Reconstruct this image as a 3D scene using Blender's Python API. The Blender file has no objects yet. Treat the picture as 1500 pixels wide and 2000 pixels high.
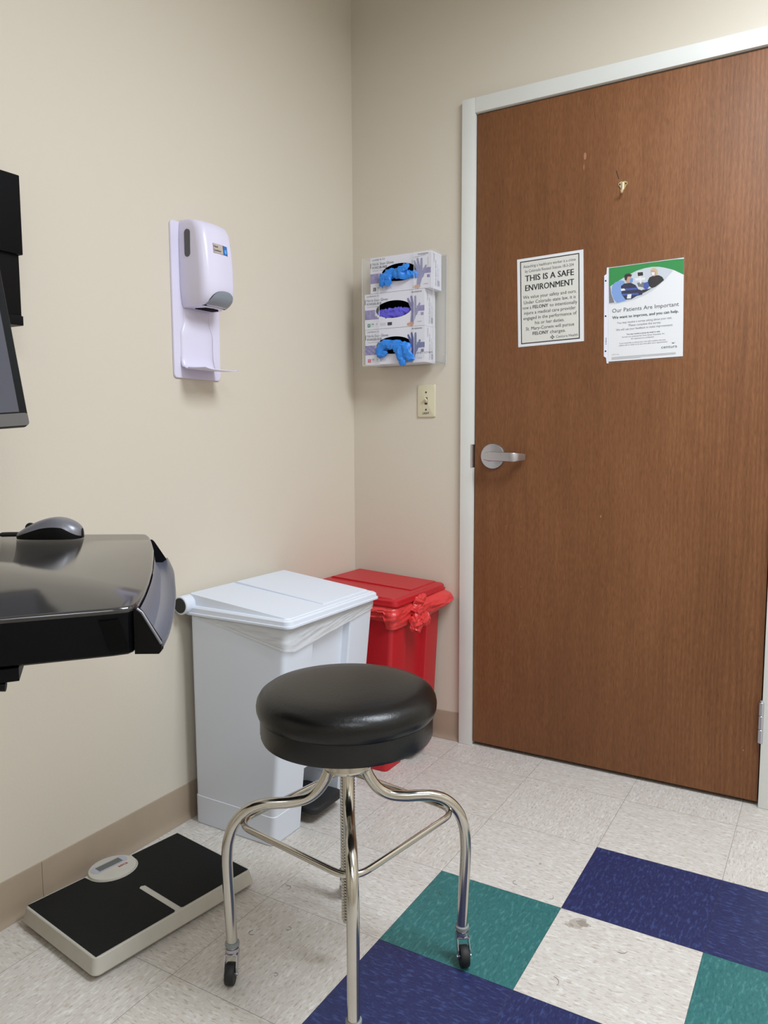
import bpy, bmesh, math, random
import numpy as np
from mathutils import Vector, Matrix, noise
random.seed(4)
scn = bpy.context.scene
COL = scn.collection
PI = math.pi

# ------------------------------------------------------------------ materials
def lin(c):
    return tuple(((v/255)/12.92 if v/255 <= .04045 else ((v/255+.055)/1.055)**2.4) for v in c)

def mat(name, rgb, rough=.5, metal=0., spec=.5, bump=None, vary=None, coat=0., emit=None, trans=0.):
    m = bpy.data.materials.new(name); m.use_nodes = True
    nt = m.node_tree; b = nt.nodes['Principled BSDF']
    c = lin(rgb) + (1,)
    b.inputs['Base Color'].default_value = c
    b.inputs['Roughness'].default_value = rough
    b.inputs['Metallic'].default_value = metal
    b.inputs['Specular IOR Level'].default_value = spec
    b.inputs['Coat Weight'].default_value = coat
    tc = None
    if bump or vary:
        tc = nt.nodes.new('ShaderNodeTexCoord')
    if vary:                       # (scale, amount)
        n = nt.nodes.new('ShaderNodeTexNoise'); n.inputs['Scale'].default_value = vary[0]; n.inputs['Detail'].default_value = 4
        nt.links.new(tc.outputs['Object'], n.inputs['Vector'])
        r = nt.nodes.new('ShaderNodeMapRange'); r.inputs[1].default_value = .3; r.inputs[2].default_value = .7
        r.inputs[3].default_value = 1-vary[1]; r.inputs[4].default_value = 1+vary[1]
        nt.links.new(n.outputs['Fac'], r.inputs['Value'])
        mx = nt.nodes.new('ShaderNodeVectorMath'); mx.operation = 'SCALE'; mx.inputs[0].default_value = c[:3]
        nt.links.new(r.outputs[0], mx.inputs['Scale']); nt.links.new(mx.outputs[0], b.inputs['Base Color'])
    if bump:                       # (scale, strength, distance)
        n = nt.nodes.new('ShaderNodeTexNoise'); n.inputs['Scale'].default_value = bump[0]; n.inputs['Detail'].default_value = 3
        nt.links.new(tc.outputs['Object'], n.inputs['Vector'])
        bp = nt.nodes.new('ShaderNodeBump'); bp.inputs['Strength'].default_value = bump[1]; bp.inputs['Distance'].default_value = bump[2]
        nt.links.new(n.outputs['Fac'], bp.inputs['Height']); nt.links.new(bp.outputs[0], b.inputs['Normal'])
    if emit:
        b.inputs['Emission Color'].default_value = lin(emit[0]) + (1,); b.inputs['Emission Strength'].default_value = emit[1]
    if trans:                      # simple clear film: part transparent
        t = nt.nodes.new('ShaderNodeBsdfTransparent'); ms = nt.nodes.new('ShaderNodeMixShader')
        out = nt.nodes['Material Output']
        ms.inputs[0].default_value = trans
        nt.links.new(b.outputs[0], ms.inputs[1]); nt.links.new(t.outputs[0], ms.inputs[2]); nt.links.new(ms.outputs[0], out.inputs['Surface'])
    return m

M = {}
M['wall'] = mat('cream_wall_paint', (213,204,189), .55, spec=.35, bump=(140,.12,.002))
M['ceil'] = mat('ceiling_white', (226,226,224), .8)
M['base'] = mat('taupe_cove_base', (164,147,128), .45, vary=(8,.05))
M['frame'] = mat('white_door_frame_paint', (222,223,219), .4, vary=(6,.02))
M['dark'] = mat('dark_gap', (5,5,5), .8, spec=.1)
M['thresh'] = mat('threshold_dark', (60,50,42), .5)
M['whiteplastic'] = mat('white_bin_plastic', (222,228,240), .38, bump=(400,.08,.001))
M['redplastic'] = mat('red_bin_plastic', (188,28,38), .42, bump=(400,.08,.001))
M['lavplastic'] = mat('dispenser_white_plastic', (222,217,238), .28)
M['blackplastic'] = mat('black_plastic', (9,9,11), .45, spec=.15)
M['rubber'] = mat('black_rubber', (26,27,28), .6)
M['vinyl'] = mat('black_vinyl', (9,9,10), .32, spec=.42, bump=(170,.22,.0015))
M['chrome'] = mat('chrome_tube', (198,194,186), .16, metal=1., vary=(14,.06))
M['satin'] = mat('satin_nickel', (198,198,206), .32, metal=1.)
M['grayring'] = mat('grey_plastic_ring', (132,138,140), .5)
M['brass'] = mat('brass', (226,206,160), .3, metal=.6)
M['traytop'] = mat('tray_charcoal_gloss', (50,48,48), .12, spec=.6, vary=(3,.05))
M['navyblack'] = mat('tray_dark_side', (7,8,12), .45, spec=.12)
M['lip'] = mat('tray_lip_grey', (96,98,112), .3)
M['silver'] = mat('mouse_silver_grey', (124,124,132), .35, metal=.35)
M['scalegrey'] = mat('scale_grey_plastic', (186,182,172), .5, vary=(30,.04))
M['scalemat'] = mat('scale_black_mat', (20,21,21), .7, spec=.2, bump=(260,.4,.002))
M['lcd'] = mat('lcd_grey', (92,96,92), .25)
M['lcdframe'] = mat('lcd_frame_lavender', (166,166,178), .35)
M['redink'] = mat('red_print', (205,60,72), .5)
M['ivory'] = mat('ivory_switch_plate', (214,206,178), .4)
M['paper'] = mat('white_paper', (236,236,238), .5)
M['paperwarm'] = mat('ivory_paper', (226,224,216), .5)
M['ink'] = mat('black_print', (22,22,24), .5)
M['inkgrey'] = mat('grey_print', (120,122,128), .5)
M['inklight'] = mat('pale_grey_print', (168,170,176), .5)
M['inkgreen'] = mat('green_print', (28,120,62), .5)
M['inkteal'] = mat('dark_green_print', (48,92,72), .5)
M['inkslate'] = mat('slate_print', (72,76,88), .5)
M['green'] = mat('poster_green', (34,142,66), .5)
M['photo_bg'] = mat('photo_pale_room', (206,212,220), .5)
M['photo_chair'] = mat('photo_blue_chair', (128,164,222), .5)
M['photo_navy'] = mat('photo_navy_stripe', (32,38,70), .5)
M['photo_blue'] = mat('photo_mid_blue', (66,92,170), .5)
M['photo_skin'] = mat('photo_skin', (206,160,136), .5)
M['photo_hair'] = mat('photo_dark_hair', (36,30,28), .5)
M['photo_blond'] = mat('photo_fair_hair', (206,186,150), .5)
M['photo_mask'] = mat('photo_mask_blue', (96,158,222), .5)
M['film'] = mat('clear_sleeve_film', (150,150,155), .12, trans=.955)
M['acrylic'] = mat('clear_acrylic', (238,240,242), .06, trans=.93)
M['acredge'] = mat('acrylic_edge', (226,226,226), .12, trans=.45)
M['card'] = mat('glove_box_card', (226,225,236), .45)
M['cardin'] = mat('glove_box_inside_shade', (14,14,16), .8)  # near black, the shade within the carton put into its colour
M['boxpurple'] = mat('box_purple_band', (134,124,178), .5, vary=(90,.25))
M['boxhand'] = mat('box_print_glove', (138,136,176), .5, vary=(60,.1))
M['boxhandb'] = mat('box_print_glove_blue', (92,100,150), .5, vary=(60,.1))
M['boxblue'] = mat('box_dark_square', (46,52,74), .5)
M['boxgreen'] = mat('box_green_square', (34,140,96), .5)
M['boxred'] = mat('box_red_square', (208,44,66), .5)
M['glove_b'] = mat('blue_nitrile', (44,132,226), .42)
M['glove_p'] = mat('violet_nitrile', (98,92,212), .42)
M['liner'] = mat('clear_white_bag_film', (232,234,238), .28, trans=.34, bump=(28,.35,.006))
M['redbag'] = mat('red_bag_film', (226,66,66), .33, trans=.08, bump=(55,.7,.005))
M['lever_grey'] = mat('dispenser_grey_lever', (138,146,156), .35)
M['slot'] = mat('dispenser_dark_window', (84,82,88), .2)
M['labeltan'] = mat('label_tan', (190,176,168), .4)
M['labelblue'] = mat('label_blue', (36,110,190), .4)
M['screen'] = mat('monitor_screen', (62,64,72), .22, emit=((120,118,134),.22))
M['bezelgrey'] = mat('monitor_grey_bar', (92,88,86), .4)

def nd(nt, t, **kw):
    n = nt.nodes.new(t)
    for k, v in kw.items(): setattr(n, k, v)
    return n

def tile_mat(name, base, light, dark, amt=1.0):
    m = bpy.data.materials.new(name); m.use_nodes = True; nt = m.node_tree; b = nt.nodes['Principled BSDF']
    uv = nd(nt, 'ShaderNodeUVMap'); uv.uv_map = 'UVMap'
    mp = nd(nt, 'ShaderNodeMapping'); mp.inputs['Scale'].default_value = (1, 3.0, 1)
    nt.links.new(uv.outputs[0], mp.inputs[0])
    def rampn(scale, lo, hi, detail=2):
        n = nd(nt, 'ShaderNodeTexNoise'); n.inputs['Scale'].default_value = scale; n.inputs['Detail'].default_value = detail
        nt.links.new(mp.outputs[0], n.inputs['Vector'])
        r = nd(nt, 'ShaderNodeMapRange'); r.inputs[1].default_value = lo; r.inputs[2].default_value = hi
        nt.links.new(n.outputs['Fac'], r.inputs['Value']); return r.outputs[0]
    def mix(f, a, bcol):
        x = nd(nt, 'ShaderNodeMix', data_type='RGBA'); nt.links.new(f, x.inputs[0])
        if isinstance(a, tuple): x.inputs[6].default_value = lin(a)+(1,)
        else: nt.links.new(a, x.inputs[6])
        x.inputs[7].default_value = lin(bcol)+(1,)
        return x.outputs[2]
    def k(v, q):
        x = nd(nt, 'ShaderNodeMath', operation='MULTIPLY'); x.inputs[1].default_value = q; nt.links.new(v, x.inputs[0]); return x.outputs[0]
    c = mix(k(rampn(50, .52, .68), .8*amt), base, light)
    c = mix(k(rampn(64, .54, .70), .75*amt), c, dark)
    c = mix(k(rampn(130, .58, .70), .5*amt), c, light)
    n3 = rampn(14, .35, .75, 4)
    mm = nd(nt, 'ShaderNodeMath', operation='MULTIPLY'); mm.inputs[1].default_value = .28*amt; nt.links.new(n3, mm.inputs[0])
    c = mix(mm.outputs[0], c, dark)
    nt.links.new(c, b.inputs['Base Color'])
    b.inputs['Roughness'].default_value = .42; b.inputs['Specular IOR Level'].default_value = .35
    return m
M['tile_c'] = tile_mat('vinyl_tile_cream', (206,201,195), (226,224,219), (170,156,144))
M['tile_d'] = tile_mat('vinyl_tile_cream_warm', (204,199,192), (224,221,215), (168,153,140))
M['tile_b'] = tile_mat('vinyl_tile_navy', (40,46,88), (66,84,134), (30,34,70), .75)
M['tile_g'] = tile_mat('vinyl_tile_teal', (50,108,108), (84,140,138), (32,82,86), .8)
M['grout'] = mat('tile_joint', (74,66,62), .8)
M['dirt'] = mat('floor_dirt', (138,122,104), .8, trans=.78)
M['hair'] = mat('dark_scuff', (96,84,74), .8)

def wood_mat():
    m = bpy.data.materials.new('oak_door_veneer'); m.use_nodes = True; nt = m.node_tree; b = nt.nodes['Principled BSDF']
    tc = nd(nt, 'ShaderNodeTexCoord')
    def noise_(sc, scale, detail=5, dist=0.):
        mp = nd(nt, 'ShaderNodeMapping'); mp.inputs['Scale'].default_value = sc; nt.links.new(tc.outputs['Object'], mp.inputs[0])
        n = nd(nt, 'ShaderNodeTexNoise'); n.inputs['Scale'].default_value = scale; n.inputs['Detail'].default_value = detail; n.inputs['Distortion'].default_value = dist
        nt.links.new(mp.outputs[0], n.inputs['Vector']); return n.outputs['Fac']
    def rng(f, a, bb, c, d):
        r = nd(nt, 'ShaderNodeMapRange'); r.inputs[1].default_value = a; r.inputs[2].default_value = bb; r.inputs[3].default_value = c; r.inputs[4].default_value = d
        nt.links.new(f, r.inputs[0]); return r.outputs[0]
    mp = nd(nt, 'ShaderNodeMapping'); mp.inputs['Scale'].default_value = (1, 1, .07); mp.inputs['Location'].default_value = (0,0,0)
    nt.links.new(tc.outputs['Object'], mp.inputs[0])
    w = nd(nt, 'ShaderNodeTexWave'); w.wave_type = 'BANDS'; w.bands_direction = 'X'
    w.inputs['Scale'].default_value = 24; w.inputs['Distortion'].default_value = 14; w.inputs['Detail'].default_value = 3; w.inputs['Detail Scale'].default_value = .6
    nt.links.new(mp.outputs[0], w.inputs['Vector'])
    fine = noise_((1,1,.12), 380, 4)
    mid = noise_((1,1,.09), 30, 5, .4)
    big = noise_((1,1,.3), 3, 3)
    pores = noise_((1,1,.07), 480, 2)
    def add(a, bb):
        x = nd(nt, 'ShaderNodeMath', operation='ADD'); nt.links.new(a, x.inputs[0]); nt.links.new(bb, x.inputs[1]); return x.outputs[0]
    sx = nd(nt, 'ShaderNodeSeparateXYZ'); nt.links.new(tc.outputs['Object'], sx.inputs[0])
    wm = nd(nt, 'ShaderNodeMath', operation='MULTIPLY'); nt.links.new(rng(w.outputs['Fac'], 0, 1, -.08, .08), wm.inputs[0]); nt.links.new(rng(sx.outputs[0], 1.0, 1.3, .25, 1.), wm.inputs[1])
    f = add(add(wm.outputs[0], rng(fine, .3, .7, -.13, .13)), add(rng(mid, .3, .7, -.07, .07), rng(big, .3, .7, .36, .64)))
    f = add(f, rng(pores, .58, .70, 0, -.26))
    cr = nd(nt, 'ShaderNodeValToRGB'); nt.links.new(f, cr.inputs[0])
    cr.color_ramp.elements[0].color = lin((88,57,35))+(1,); cr.color_ramp.elements[1].color = lin((152,104,69))+(1,)
    e = cr.color_ramp.elements.new(.5); e.color = lin((123,80,50))+(1,)
    nt.links.new(cr.outputs[0], b.inputs['Base Color'])
    b.inputs['Roughness'].default_value = .5; b.inputs['Specular IOR Level'].default_value = .28
    bp = nd(nt, 'ShaderNodeBump'); bp.inputs['Strength'].default_value = .12; bp.inputs['Distance'].default_value = .001
    nt.links.new(fine, bp.inputs['Height']); nt.links.new(bp.outputs[0], b.inputs['Normal'])
    return m
M['wood'] = wood_mat()

# ------------------------------------------------------------------ mesh helpers
class MB:
    def __init__(s): s.v = []; s.f = []; s.mi = []; s.sm = []
    def add(s, vs, fs, mi=0, smooth=True):
        o = len(s.v); s.v += [tuple(map(float, v)) for v in vs]
        for f in fs: s.f.append([i+o for i in f]); s.mi.append(mi); s.sm.append(smooth)
    def build(s, name, mats, parent=None, angle=40, mods=True):
        me = bpy.data.meshes.new(name); me.from_pydata(s.v, [], s.f)
        if not isinstance(mats, (list, tuple)): mats = [mats]
        for m in mats: me.materials.append(m)
        for p, mi, sm in zip(me.polygons, s.mi, s.sm): p.material_index = mi; p.use_smooth = sm
        me.update()
        bm = bmesh.new(); bm.from_mesh(me)
        bmesh.ops.recalc_face_normals(bm, faces=[f for f in bm.faces]) if mods else None
        for e in bm.edges:
            if len(e.link_faces) == 2 and e.calc_face_angle(0) > math.radians(angle): e.smooth = False
        bm.to_mesh(me); bm.free()
        ob = bpy.data.objects.new(name, me); COL.objects.link(ob)
        if parent: 
            ob.parent = parent; ob.matrix_parent_inverse = parent.matrix_world.inverted() if False else Matrix.Translation(-Vector(parent.location))
        return ob

def tag(o, label, cat, group=None, kind=None):
    o['label'] = label; o['category'] = cat
    if group: o['group'] = group
    if kind: o['kind'] = kind
    return o
def thing(name, loc, label, cat, group=None):
    o = bpy.data.objects.new(name, None); o.empty_display_size = .05; COL.objects.link(o); o.location = loc
    return tag(o, label, cat, group)
def struct(o):
    o['kind'] = 'structure'; return o

def box(mb, lo, hi, bev=0., mi=0, seg=2, smooth=True, T=None):
    bm = bmesh.new(); bmesh.ops.create_cube(bm, size=1)
    for v in bm.verts: v.co = Vector([lo[i] + (v.co[i]+.5)*(hi[i]-lo[i]) for i in range(3)])
    if bev > 0: bmesh.ops.bevel(bm, geom=list(bm.edges), offset=bev, segments=seg, profile=.6, affect='EDGES')
    bm.verts.index_update()
    vs = [v.co.copy() for v in bm.verts]
    if T: vs = [T(v) for v in vs]
    mb.add(vs, [[v.index for v in f.verts] for f in bm.faces], mi, smooth and bev > 0); bm.free()

def loft(mb, rings, mi=0, caps=(True, True), closed=True, smooth=True):
    n = len(rings[0]); vs = [p for r in rings for p in r]; fs = []
    for i in range(len(rings)-1):
        for j in range(n if closed else n-1):
            k = (j+1) % n
            fs.append([i*n+j, i*n+k, (i+1)*n+k, (i+1)*n+j])
    if caps[0]: fs.append(list(range(n))[::-1])
    if caps[1]: fs.append([(len(rings)-1)*n+j for j in range(n)])
    mb.add(vs, fs, mi, smooth)

def tube(mb, path, r, n=14, mi=0, caps=(True, True)):
    P = [Vector(p) for p in path]; rr = r if isinstance(r, (list, tuple)) else [r]*len(P)
    up = None; rings = []
    for i, p in enumerate(P):
        t = (P[min(i+1, len(P)-1)] - P[max(i-1, 0)]).normalized()
        if up is None:
            up = t.orthogonal().normalized()
        up = (up - t*up.dot(t)).normalized(); s = t.cross(up)
        rings.append([p + up*rr[i]*math.cos(2*PI*k/n) + s*rr[i]*math.sin(2*PI*k/n) for k in range(n)])
    loft(mb, rings, mi, caps)

def lathe(mb, prof, c=(0,0,0), n=48, mi=0, axis='z', caps=(True, True)):
    rings = []
    for r, h in prof:
        ring = []
        for k in range(n):
            a = 2*PI*k/n; x, y = r*math.cos(a), r*math.sin(a)
            p = (x, y, h) if axis == 'z' else ((x, h, y) if axis == 'y' else (h, x, y))
            ring.append(Vector(p)+Vector(c))
        rings.append(ring)
    loft(mb, rings, mi, caps)

def smooth_path(pts, sub=8):
    P = [Vector(p) for p in pts]; P = [P[0]*2-P[1]] + P + [P[-1]*2-P[-2]]; out = []
    for i in range(1, len(P)-2):
        for k in range(sub):
            t = k/sub; a, b, c, d = P[i-1], P[i], P[i+1], P[i+2]
            out.append(.5*((2*b)+(c-a)*t+(2*a-5*b+4*c-d)*t*t+(3*b-a-3*c+d)*t**3))
    out.append(P[-2]); return out

def rrect(x0, x1, y0, y1, r, n=6):
    out = []
    for cx, cy, a0 in ((x1-r, y1-r, 0), (x0+r, y1-r, 90), (x0+r, y0+r, 180), (x1-r, y0+r, 270)):
        for k in range(n+1):
            a = math.radians(a0 + 90*k/n); out.append((cx+r*math.cos(a), cy+r*math.sin(a)))
    return out

def prism(mb, poly, h0, h1, F, mi=0, smooth=False):
    """extrude 2-D polygon between heights h0, h1; F(u, v, h) -> point"""
    loft(mb, [[F(u, v, h0) for u, v in poly], [F(u, v, h1) for u, v in poly]], mi, smooth=smooth)

_tc = {}
def text2d(body, bold=False):
    key = (body, bold)
    if key in _tc: return _tc[key]
    cu = bpy.data.curves.new('t', 'FONT'); cu.body = body; cu.size = 1; cu.resolution_u = 2
    ob = bpy.data.objects.new('t', cu); COL.objects.link(ob)
    dg = bpy.context.evaluated_depsgraph_get(); dg.update()
    me = ob.evaluated_get(dg).to_mesh()
    vs = [(v.co.x, v.co.y) for v in me.vertices]; fs = [list(p.vertices) for p in me.polygons]
    ob.evaluated_get(dg).to_mesh_clear()
    bpy.data.objects.remove(ob); bpy.data.curves.remove(cu)
    _tc[key] = (vs, fs); return vs, fs
def text(mb, body, F, h, x, y, width, cap, mi=0, bold=False, align='c'):
    """lettering with a given total width and cap height; (x, y) = anchor on the baseline"""
    vs, fs = text2d(body, bold)
    if not vs: return
    a = min(v[0] for v in vs); b = max(v[0] for v in vs)
    sx = width/(b-a); sy = cap/.69
    off = {'c': -width/2, 'l': 0, 'r': -width}[align]
    for q in ((0,) if not bold else (0, -.022, .022)):
        mb.add([F(x+off+(u-a+q)*sx, y+v*sy, h+abs(q)*.002) for u, v in vs], fs, mi, False)

def disc(cx, cy, rx, ry=None, n=28, a0=0):
    ry = ry or rx
    return [(cx+rx*math.cos(2*PI*k/n), cy+ry*math.sin(2*PI*k/n)) for k in range(n)]
def flat(mb, poly, F, h, mi=0):
    mb.add([F(u, v, h) for u, v in poly], [list(range(len(poly)))], mi, False)
def rect(a, b, c, d): return [(a, c), (b, c), (b, d), (a, d)]

# ------------------------------------------------------------------ room
RX, RY, RZ = 3.1, -3.9, 2.62
TU = .3048; AX, AY = 1.0495, .4661          # tile size and a tile corner (x=AX, y=-AY)
DX0, DX1, DZ = .4885, 1.392, 2.118           # door leaf
FX0, FX1, FZ = .4395, 1.449, 2.169           # door frame outside

# floor: one mesh, every tile a face with its own grain direction
mb = MB(); uvs = []
mb.add([(-.2, RY-.1, -.0008), (RX+.1, RY-.1, -.0008), (RX+.1, .25, -.0008), (-.2, .25, -.0008)], [[0,1,2,3]], 4, False); uvs += [(0,0)]*4
mb.add([(-.2, RY-.1, -.1), (RX+.1, RY-.1, -.1), (RX+.1, .25, -.1), (-.2, .25, -.1)], [[3,2,1,0]], 4, False); uvs += [(0,0)]*4
BLUE = {(0,0),(1,0),(-1,2),(0,2)}; GREEN = {(-1,1),(1,1)}
rt = random.Random(11)
g = .00035
for i in range(-5, 9):
    for j in range(-4, 15):
        x0, x1 = AX+i*TU, AX+(i+1)*TU; y1, y0 = -AY-j*TU, -AY-(j+1)*TU
        x0 = max(x0, -.02); x1 = min(x1, RX+.02); y0 = max(y0, RY-.02); y1 = min(y1, .2)
        if x1 <= x0 or y1 <= y0: continue
        mi = 2 if (i,j) in BLUE else 3 if (i,j) in GREEN else rt.randrange(2)
        mb.add([(x0+g,y0+g,0),(x1-g,y0+g,0),(x1-g,y1-g,0),(x0+g,y1-g,0)], [[0,1,2,3]], mi, False)
        ox, oy = rt.random()*9, rt.random()*9; rot = (i+j) % 2
        for (x, y) in ((x0,y0),(x1,y0),(x1,y1),(x0,y1)):
            uvs.append((x+ox, y+oy) if rot else (y+ox, -x+oy))
fl = mb.build('floor', [M['tile_c'], M['tile_d'], M['tile_b'], M['tile_g'], M['grout']], mods=False)
ul = fl.data.uv_layers.new(name='UVMap')
for k, l in enumerate(fl.data.loops): ul.data[k].uv = uvs[l.vertex_index]
struct(fl)
# scuffs and a dirt stain on the tiles
mb = MB(); rs = random.Random(5)
for (x, y) in ((.92,-.72),(.55,-1.15),(.62,-1.28),(.5,-1.2),(.68,-1.05),(.66,-1.42),(.72,-1.47),(.45,-1.02),(.95,-.62),(1.02,-.74),(.78,-.86),(1.2,-.86),(1.12,-1.02)):
    a = rs.random()*6.3; L = .010+rs.random()*.012; cur = rs.uniform(-160, 160)
    pts = []; px, py = x, y
    for k in range(9):
        pts.append((px, py, .0006)); px += L/6*math.cos(a); py += L/6*math.sin(a); a += cur*.004
    tube(mb, pts, .00035, 5)
struct(mb.build('scuff_mark', M['hair'], fl))['kind'] = 'stuff'
mb = MB()
def blotch(cx, cy, r, seed, h):
    pol = []
    for k in range(40):
        a = 2*PI*k/40; q = r*(.75+.55*noise.noise(Vector((math.cos(a)*1.4+seed, math.sin(a)*1.4, seed))))
        pol.append((cx+q*math.cos(a)*1.3, cy+q*math.sin(a)))
    mb.add([(u, v, h) for u, v in pol], [list(range(40))], 0, False)
blotch(1.108, -.803, .014, 2.3, .0004); blotch(1.10, -.806, .022, 5.1, .0003); blotch(1.085, -.822, .009, 8.3, .0005)
mb.build('stain', M['dirt'], fl, mods=False)

def slab(name, lo, hi, m, holes=None):
    mb = MB(); box(mb, lo, hi); return struct(mb.build(name, m))
slab('wall_left', (-.12, RY-.1, 0), (0, .12, RZ+.05), M['wall'])
mb = MB()
ho = .02
box(mb, (0, 0, 0), (FX0+ho, .12, RZ+.05)); box(mb, (FX1-ho, 0, 0), (RX+.1, .12, RZ+.05)); box(mb, (FX0+ho, 0, FZ-ho), (FX1-ho, .12, RZ+.05))
struct(mb.build('wall_back', M['wall']))
slab('wall_right', (RX, RY-.1, 0), (RX+.12, 0, RZ+.05), M['wall'])
slab('wall_front', (0, RY-.12, 0), (RX, RY, RZ+.05), M['wall'])
slab('ceiling', (-.12, RY-.12, RZ), (RX+.12, .12, RZ+.1), M['ceil'])

# cove baseboards (profile with a small toe)
def cove(name, a, b, nrm):
    prof = [(.0003,0.),(.012,0.),(.0115,.002),(.007,.008),(.0045,.018),(.0035,.03),(.0035,.0985),(.0025,.1012),(.0003,.1016)]
    mb = MB(); a, b, nrm = Vector(a), Vector(b), Vector(nrm)
    loft(mb, [[a+nrm*d+Vector((0,0,h+.0003)) for d, h in prof], [b+nrm*d+Vector((0,0,h+.0003)) for d, h in prof]])
    return mb
mb = cove('', (0,-.012,0), (0,-1.3582,0), (1,0,0)); m2 = cove('', (0,-1.3592,0), (0,RY+.01,0), (1,0,0))
mb.add(m2.v, m2.f); struct(mb.build('baseboard_left', M['base']))
struct(cove('', (.001,0,0), (FX0-.001,0,0), (0,-1,0)).build('baseboard_back', M['base']))
struct(cove('', (FX1+.001,0,0), (RX-.001,0,0), (0,-1,0)).build('baseboard_right', M['base']))

# door frame (hollow metal) and door leaf
mb = MB()
def fr(x0, x1, z0, z1): box(mb, (x0, -.018, z0), (x1, .118, z1), .0015)
fr(FX0, DX0-.0025, .0005, FZ); fr(DX1+.0035, FX1, .0005, FZ); fr(DX0-.0025, DX1+.0035, DZ+.0035, FZ)
tr = struct(mb.build('trim_1', M['frame']))
mb = MB(); box(mb, (DX0-.0095, -.0192, .974), (DX0-.0022, -.0176, 1.052), .0004); box(mb, (DX0-.0032, -.0192, .974), (DX0-.0018, .01, 1.052), .0004)
mb.build('strike_plate', M['satin'], tr)
mb = MB(); box(mb, (DX0, -.006, .013), (DX1, .038, DZ), .001)
door = struct(mb.build('door_1', M['wood']))
mb = MB(); box(mb, (DX0-.002, .045, .0), (DX1+.003, .11, .006), .002)
mb2 = MB(); box(mb2, (DX0-.02, .117, 0), (DX1+.02, .119, FZ)); struct(mb2.build('door_gap_shade', M['dark']))  # black sheet behind the door leaf stands in for shade in its gaps
struct(mb.build('trim_2', M['thresh']))
# worn spots on the veneer
mb = MB()
FD = lambda u, v, h: Vector((u, -h, v))
for (u, v, a, b, ) in ((.845, 1.925, .004, .011), (.842, 1.893, .0015, .008), (.918, .828, .002, .004), (.603, .78, .0012, .002), (.66, .58, .0012, .002), (1.35, .16, .0014, .003)):
    flat(mb, disc(u, v, a, b, 10), FD, .0063)
mb.build('worn_spot', mat('worn_veneer', (164,116,86), .6), door, mods=False)['label'] = 'pale chipped spots in the door veneer'
mb = MB(); tube(mb, [FD(.941, 1.866, .0066), FD(.9485, 1.842, .0066)], .0011, 6); mb.build('nail_scratch', M['thresh'], door)
# lever handle
mb = MB(); hc = (.5552, 0, 1.0125)
lathe(mb, [(.0432,-.006),(.0432,-.010),(.041,-.0135),(.036,-.0145),(.024,-.0147),(.019,-.0165)], hc, 48, axis='y')
dl = mb.build('door_handle_rose', M['satin'], door)
mb = MB(); lathe(mb, [(.0165,-.0165),(.0165,-.030),(.0155,-.046),(.012,-.058)], hc, 32, axis='y')
pth = [(.543, -.055),(.56,-.0565),(.60,-.0575),(.63,-.0575),(.644,-.0575),(.6485,-.0545),(.657,-.040),(.669,-.018)]
hw = [.012,.0155,.0145,.0148,.015,.0150,.0135,.0105]
rings = []
for (x, y), w in zip(pth, hw):
    zc = 1.0135-.012*(x-.543)*2
    i = pth.index((x, y)); a = pth[max(0,i-1)]; b = pth[min(len(pth)-1,i+1)]; t = Vector((b[0]-a[0], b[1]-a[1])).normalized(); nx, ny = -t.y, t.x
    rings.append([Vector((x+nx*p, y+ny*p, zc+q)) for p, q in rrect(-.004,.004,-w,w,.0035,4)])
loft(mb, rings); mb.build('door_handle', M['satin'], door)
# hinges: the lower one shows at the hinge edge
for zc in (.255, 1.06, 1.88):
    mb = MB(); hx = DX1+.0015
    for k in range(3):
        z0 = zc-.061+k*.0407; lathe(mb, [(.0068,z0),(.0078,z0+.001),(.0078,z0+.039),(.0068,z0+.040)], (hx,-.0145,0), 20)
    lathe(mb, [(.004,zc+.061),(.006,zc+.062),(.0045,zc+.066)], (hx,-.0145,0), 16)
    box(mb, (hx-.001, -.013, zc-.06), (hx+.001, .03, zc+.06))
    mb.build('hinge', M['satin'], door)

# ------------------------------------------------------------------ coat hook
t = thing('coat_hook', (.96,-.0062,1.815), 'small brass hook screwed high on the brown door above the papers', 'hook')
mb = MB()
pl = [(0,-.014),(.004,-.008),(.009,.001),(.0135,.006),(.0128,.011),(.008,.0145),(.003,.0155),(0,.0135),(-.003,.0155),(-.008,.0145),(-.0128,.011),(-.0135,.006),(-.009,.001),(-.004,-.008)]
F = lambda u, v, h: Vector((.961+u, -h, 1.8165+v))
prism(mb, pl, .0065, .0085, F); mb.build('back_plate', M['brass'], t)
mb = MB(); tube(mb, smooth_path([F(0,.012,.009),F(0,.0,.0095),F(0,-.011,.011),F(0,-.019,.017),F(0,-.020,.024),F(0,-.013,.028)],6), [.0028]*24+[.0022]*7, 10); mb.build('hook_prong', M['brass'], t)
for s in (-1, 1):
    mb = MB(); lathe(mb, [(.0026,-.0084),(.0026,-.0094),(.001,-.0098)], (.961+s*.0088,0,1.8240), 14, axis='y'); mb.build('screw', M['thresh'], t)

# ------------------------------------------------------------------ papers on the door
def frame_fn(cx, cz, deg):
    a = math.radians(deg); c, s = math.cos(a), math.sin(a)
    return lambda u, v, h: Vector((cx+u*c-v*s, -.006-h, cz+u*s+v*c))
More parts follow.
